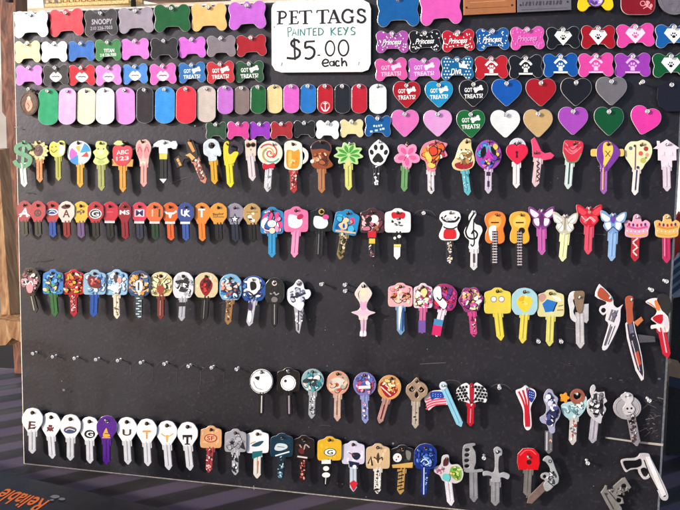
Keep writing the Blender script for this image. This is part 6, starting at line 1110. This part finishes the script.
b_ = box('storage_box', wpt(-30, 385, 1.35), (.5, .2, .12), 0, mat('#2c1c16', 'matte'), bev=.004); lab(b_, 'dark box just behind the tablecloth edge at far left', 'box')
o = box('white_box', wpt(20, -17, 1.3) + Vector((0, .06, 0)), (.075, .10, .10), .05, mat('#f8f4ee', 'plastic'), bev=.004); lab(o, 'white box showing above the top left board corner', 'box')
# woven tray
e = emp('wicker_tray', wpt(86, 2, 1.25), 'yellow tan woven tray showing above the board', 'tray')
cane = grain('cane', '#b08c4c', '#ecd49c', (60, 60, 60), .7, .5, 6)
base = wpt(86, -8, 1.25)
V = []; Fc = []
def bar(c, sx, sy, sz):
    b0 = len(V)
    for z in (-1, 1):
        for y in (-1, 1):
            for x in (-1, 1): V.append(c + Vector((x*sx/2, y*sy/2, z*sz/2)))
    for f in ((0, 2, 3, 1), (4, 5, 7, 6), (0, 1, 5, 4), (2, 6, 7, 3), (0, 4, 6, 2), (1, 3, 7, 5)): Fc.append([b0+k for k in f])
for r_ in range(7):
    for k in range(26): bar(base + Vector((-.078+k*.0062+(r_ % 2)*.003, (.0025 if (k+r_) % 2 else -.0025), -.014+r_*.0052)), .0052, .004, .0040)
wv_ = mesh_obj('weave', V, Fc, cane); adopt(wv_, e)
V = []; Fc = []
bar(base + Vector((.002, 0, -.0205)), .168, .014, .005); bar(base + Vector((.002, .05, -.0)), .166, .006, .05)
adopt(mesh_obj('rim', V, Fc, cane), e)
e = emp('wooden_shelf', wpt(90, 14, 1.28), 'pale wooden shelf behind the top of the board', 'shelf')
adopt(slab('shelf_board', [(2, 9.4), (330, -2.6), (330, 1.6), (2, 14.6)], 1.2, .22, grain('pale_wood', '#d8bc94', '#f2e0c4', (4, 30, 30), .6, .2, 4)), e)
adopt(slab('shelf_leg', [(130.6, -30), (134, -30), (134.6, 30), (131.2, 30)], 1.19, .006, mat('#2a2426', 'matte')), e)
adopt(slab('shelf_leg', [(4.6, -30), (8, -30), (9, 2), (5.6, 2)], 1.0, .01, mat('#4a2a1c', 'matte')), e)
V = []; Fc = []
e = emp('folded_paper_pile', wpt(170, -2, 1.3), 'pale pink papers lying on the shelf behind the board', 'papers')
for k in range(5): bar(wpt(176, -1.5-k*1.4, 1.3) + Vector((.003*(k % 2), .05, 0)), .14, .1, .0016)
adopt(mesh_obj('sheets', V, Fc, mat('#ecd8d4', 'matte')), e)
# right side: bag and cloth
e = emp('black_bag', wpt(700, 420, .74), 'black bag with striped flap and red strap beside the board', 'bag')
blk = grain('black_fabric', '#0c0a0c', '#1a1618', (60, 60, 60), .75, .5, 6)
adopt(slab('body', [(673, 300), (678, 286), (700, 276), (760, 280), (780, 520), (655, 530), (664, 480)], .80, .12, blk), e)
fl_ = slab('striped_flap', [(671, 290), (673, 268), (680, 255), (720, 250), (720, 300), (684, 296), (674, 298)], .775, .01, mat('#98a4b4', 'matte')); adopt(fl_, e)
for k in range(4):
    q = slab('stripe', [(671, 291-k*9), (700, 268-k*9), (700, 272.6-k*9), (671, 295.4-k*9)], .773, .0012, mat('#3c5478', 'matte')); adopt(q, e)
adopt(slab('red_strap', [(673.8, 222), (680, 212), (684, 258), (675, 264)], .80, .006, mat('#c8402c', 'matte')), e)
adopt(slab('tan_patch', [(666, 366), (672, 362), (680, 364), (684, 380), (672, 384), (667.6, 382)], .77, .01, mat('#b89880', 'matte')), e)
adopt(slab('blue_patch', [(670, 372+5), (684, 374+6), (684, 384+6), (669, 386)], .768, .01, mat('#31405c', 'matte')), e)
# surroundings
grd = mesh_obj('ground', [(-30, -10, zt-.76), (30, -10, zt-.76), (30, 60, zt-.76), (-30, 60, zt-.76)], [[0, 1, 2, 3]], grain('pavement', '#5c5450', '#7c746c', (1, 1, 1), .9, .3, 6)); grd['kind'] = 'structure'
e = emp('canvas_wall', Vector((0, 3.2, zt)), 'pale cream canvas wall standing far behind the board', 'wall')
V = []; Fc = []; nn = 120
for i in range(nn+1):
    x = -4+8*i/nn
    for z in (-.76, .9): V.append(Vector((x, 3.2+.02*math.sin(x*9)+.008*math.sin(x*31), zt+z)))
for i in range(nn): Fc.append([2*i, 2*i+2, 2*i+3, 2*i+1])
adopt(mesh_obj('canvas', V, Fc, grain('cream_canvas', '#e4d4c8', '#f6ece4', (1, 1, 1), .9, .2, 5)), e)

# ------------------------------------------------------------------ light
w = bpy.data.worlds.new('World'); S.world = w; w.use_nodes = True
bg = w.node_tree.nodes['Background']; sky = w.node_tree.nodes.new('ShaderNodeTexSky'); sky.sky_type = 'NISHITA'; sky.sun_disc = False
w.node_tree.links.new(sky.outputs[0], bg.inputs['Color']); bg.inputs['Strength'].default_value = SKY
sd = (Wm @ Vector(SUNDIR)).normalized()          # direction towards the sun
sky.sun_elevation = math.asin(sd.z); sky.sun_rotation = math.atan2(sd.x, sd.y)
sky.air_density = 1.0; sky.dust_density = 2.5; sky.ozone_density = 1.0
sl = bpy.data.lights.new('sun', 'SUN'); sl.energy = SUN; sl.angle = SUNANG; sl.color = (1, .975, .95)
so = bpy.data.objects.new('sun', sl); COL.objects.link(so)
so.rotation_euler = (-sd).to_track_quat('-Z', 'Y').to_euler()
S.view_settings.view_transform = 'Standard'; S.view_settings.look = 'None'; S.view_settings.gamma = 1; S.view_settings.exposure = EXPO
print('items', nT[0], nK[0], 'objects', len(COL.objects), 'hooks', sum(1 for o in COL.objects if o.get('category') == 'hook'))
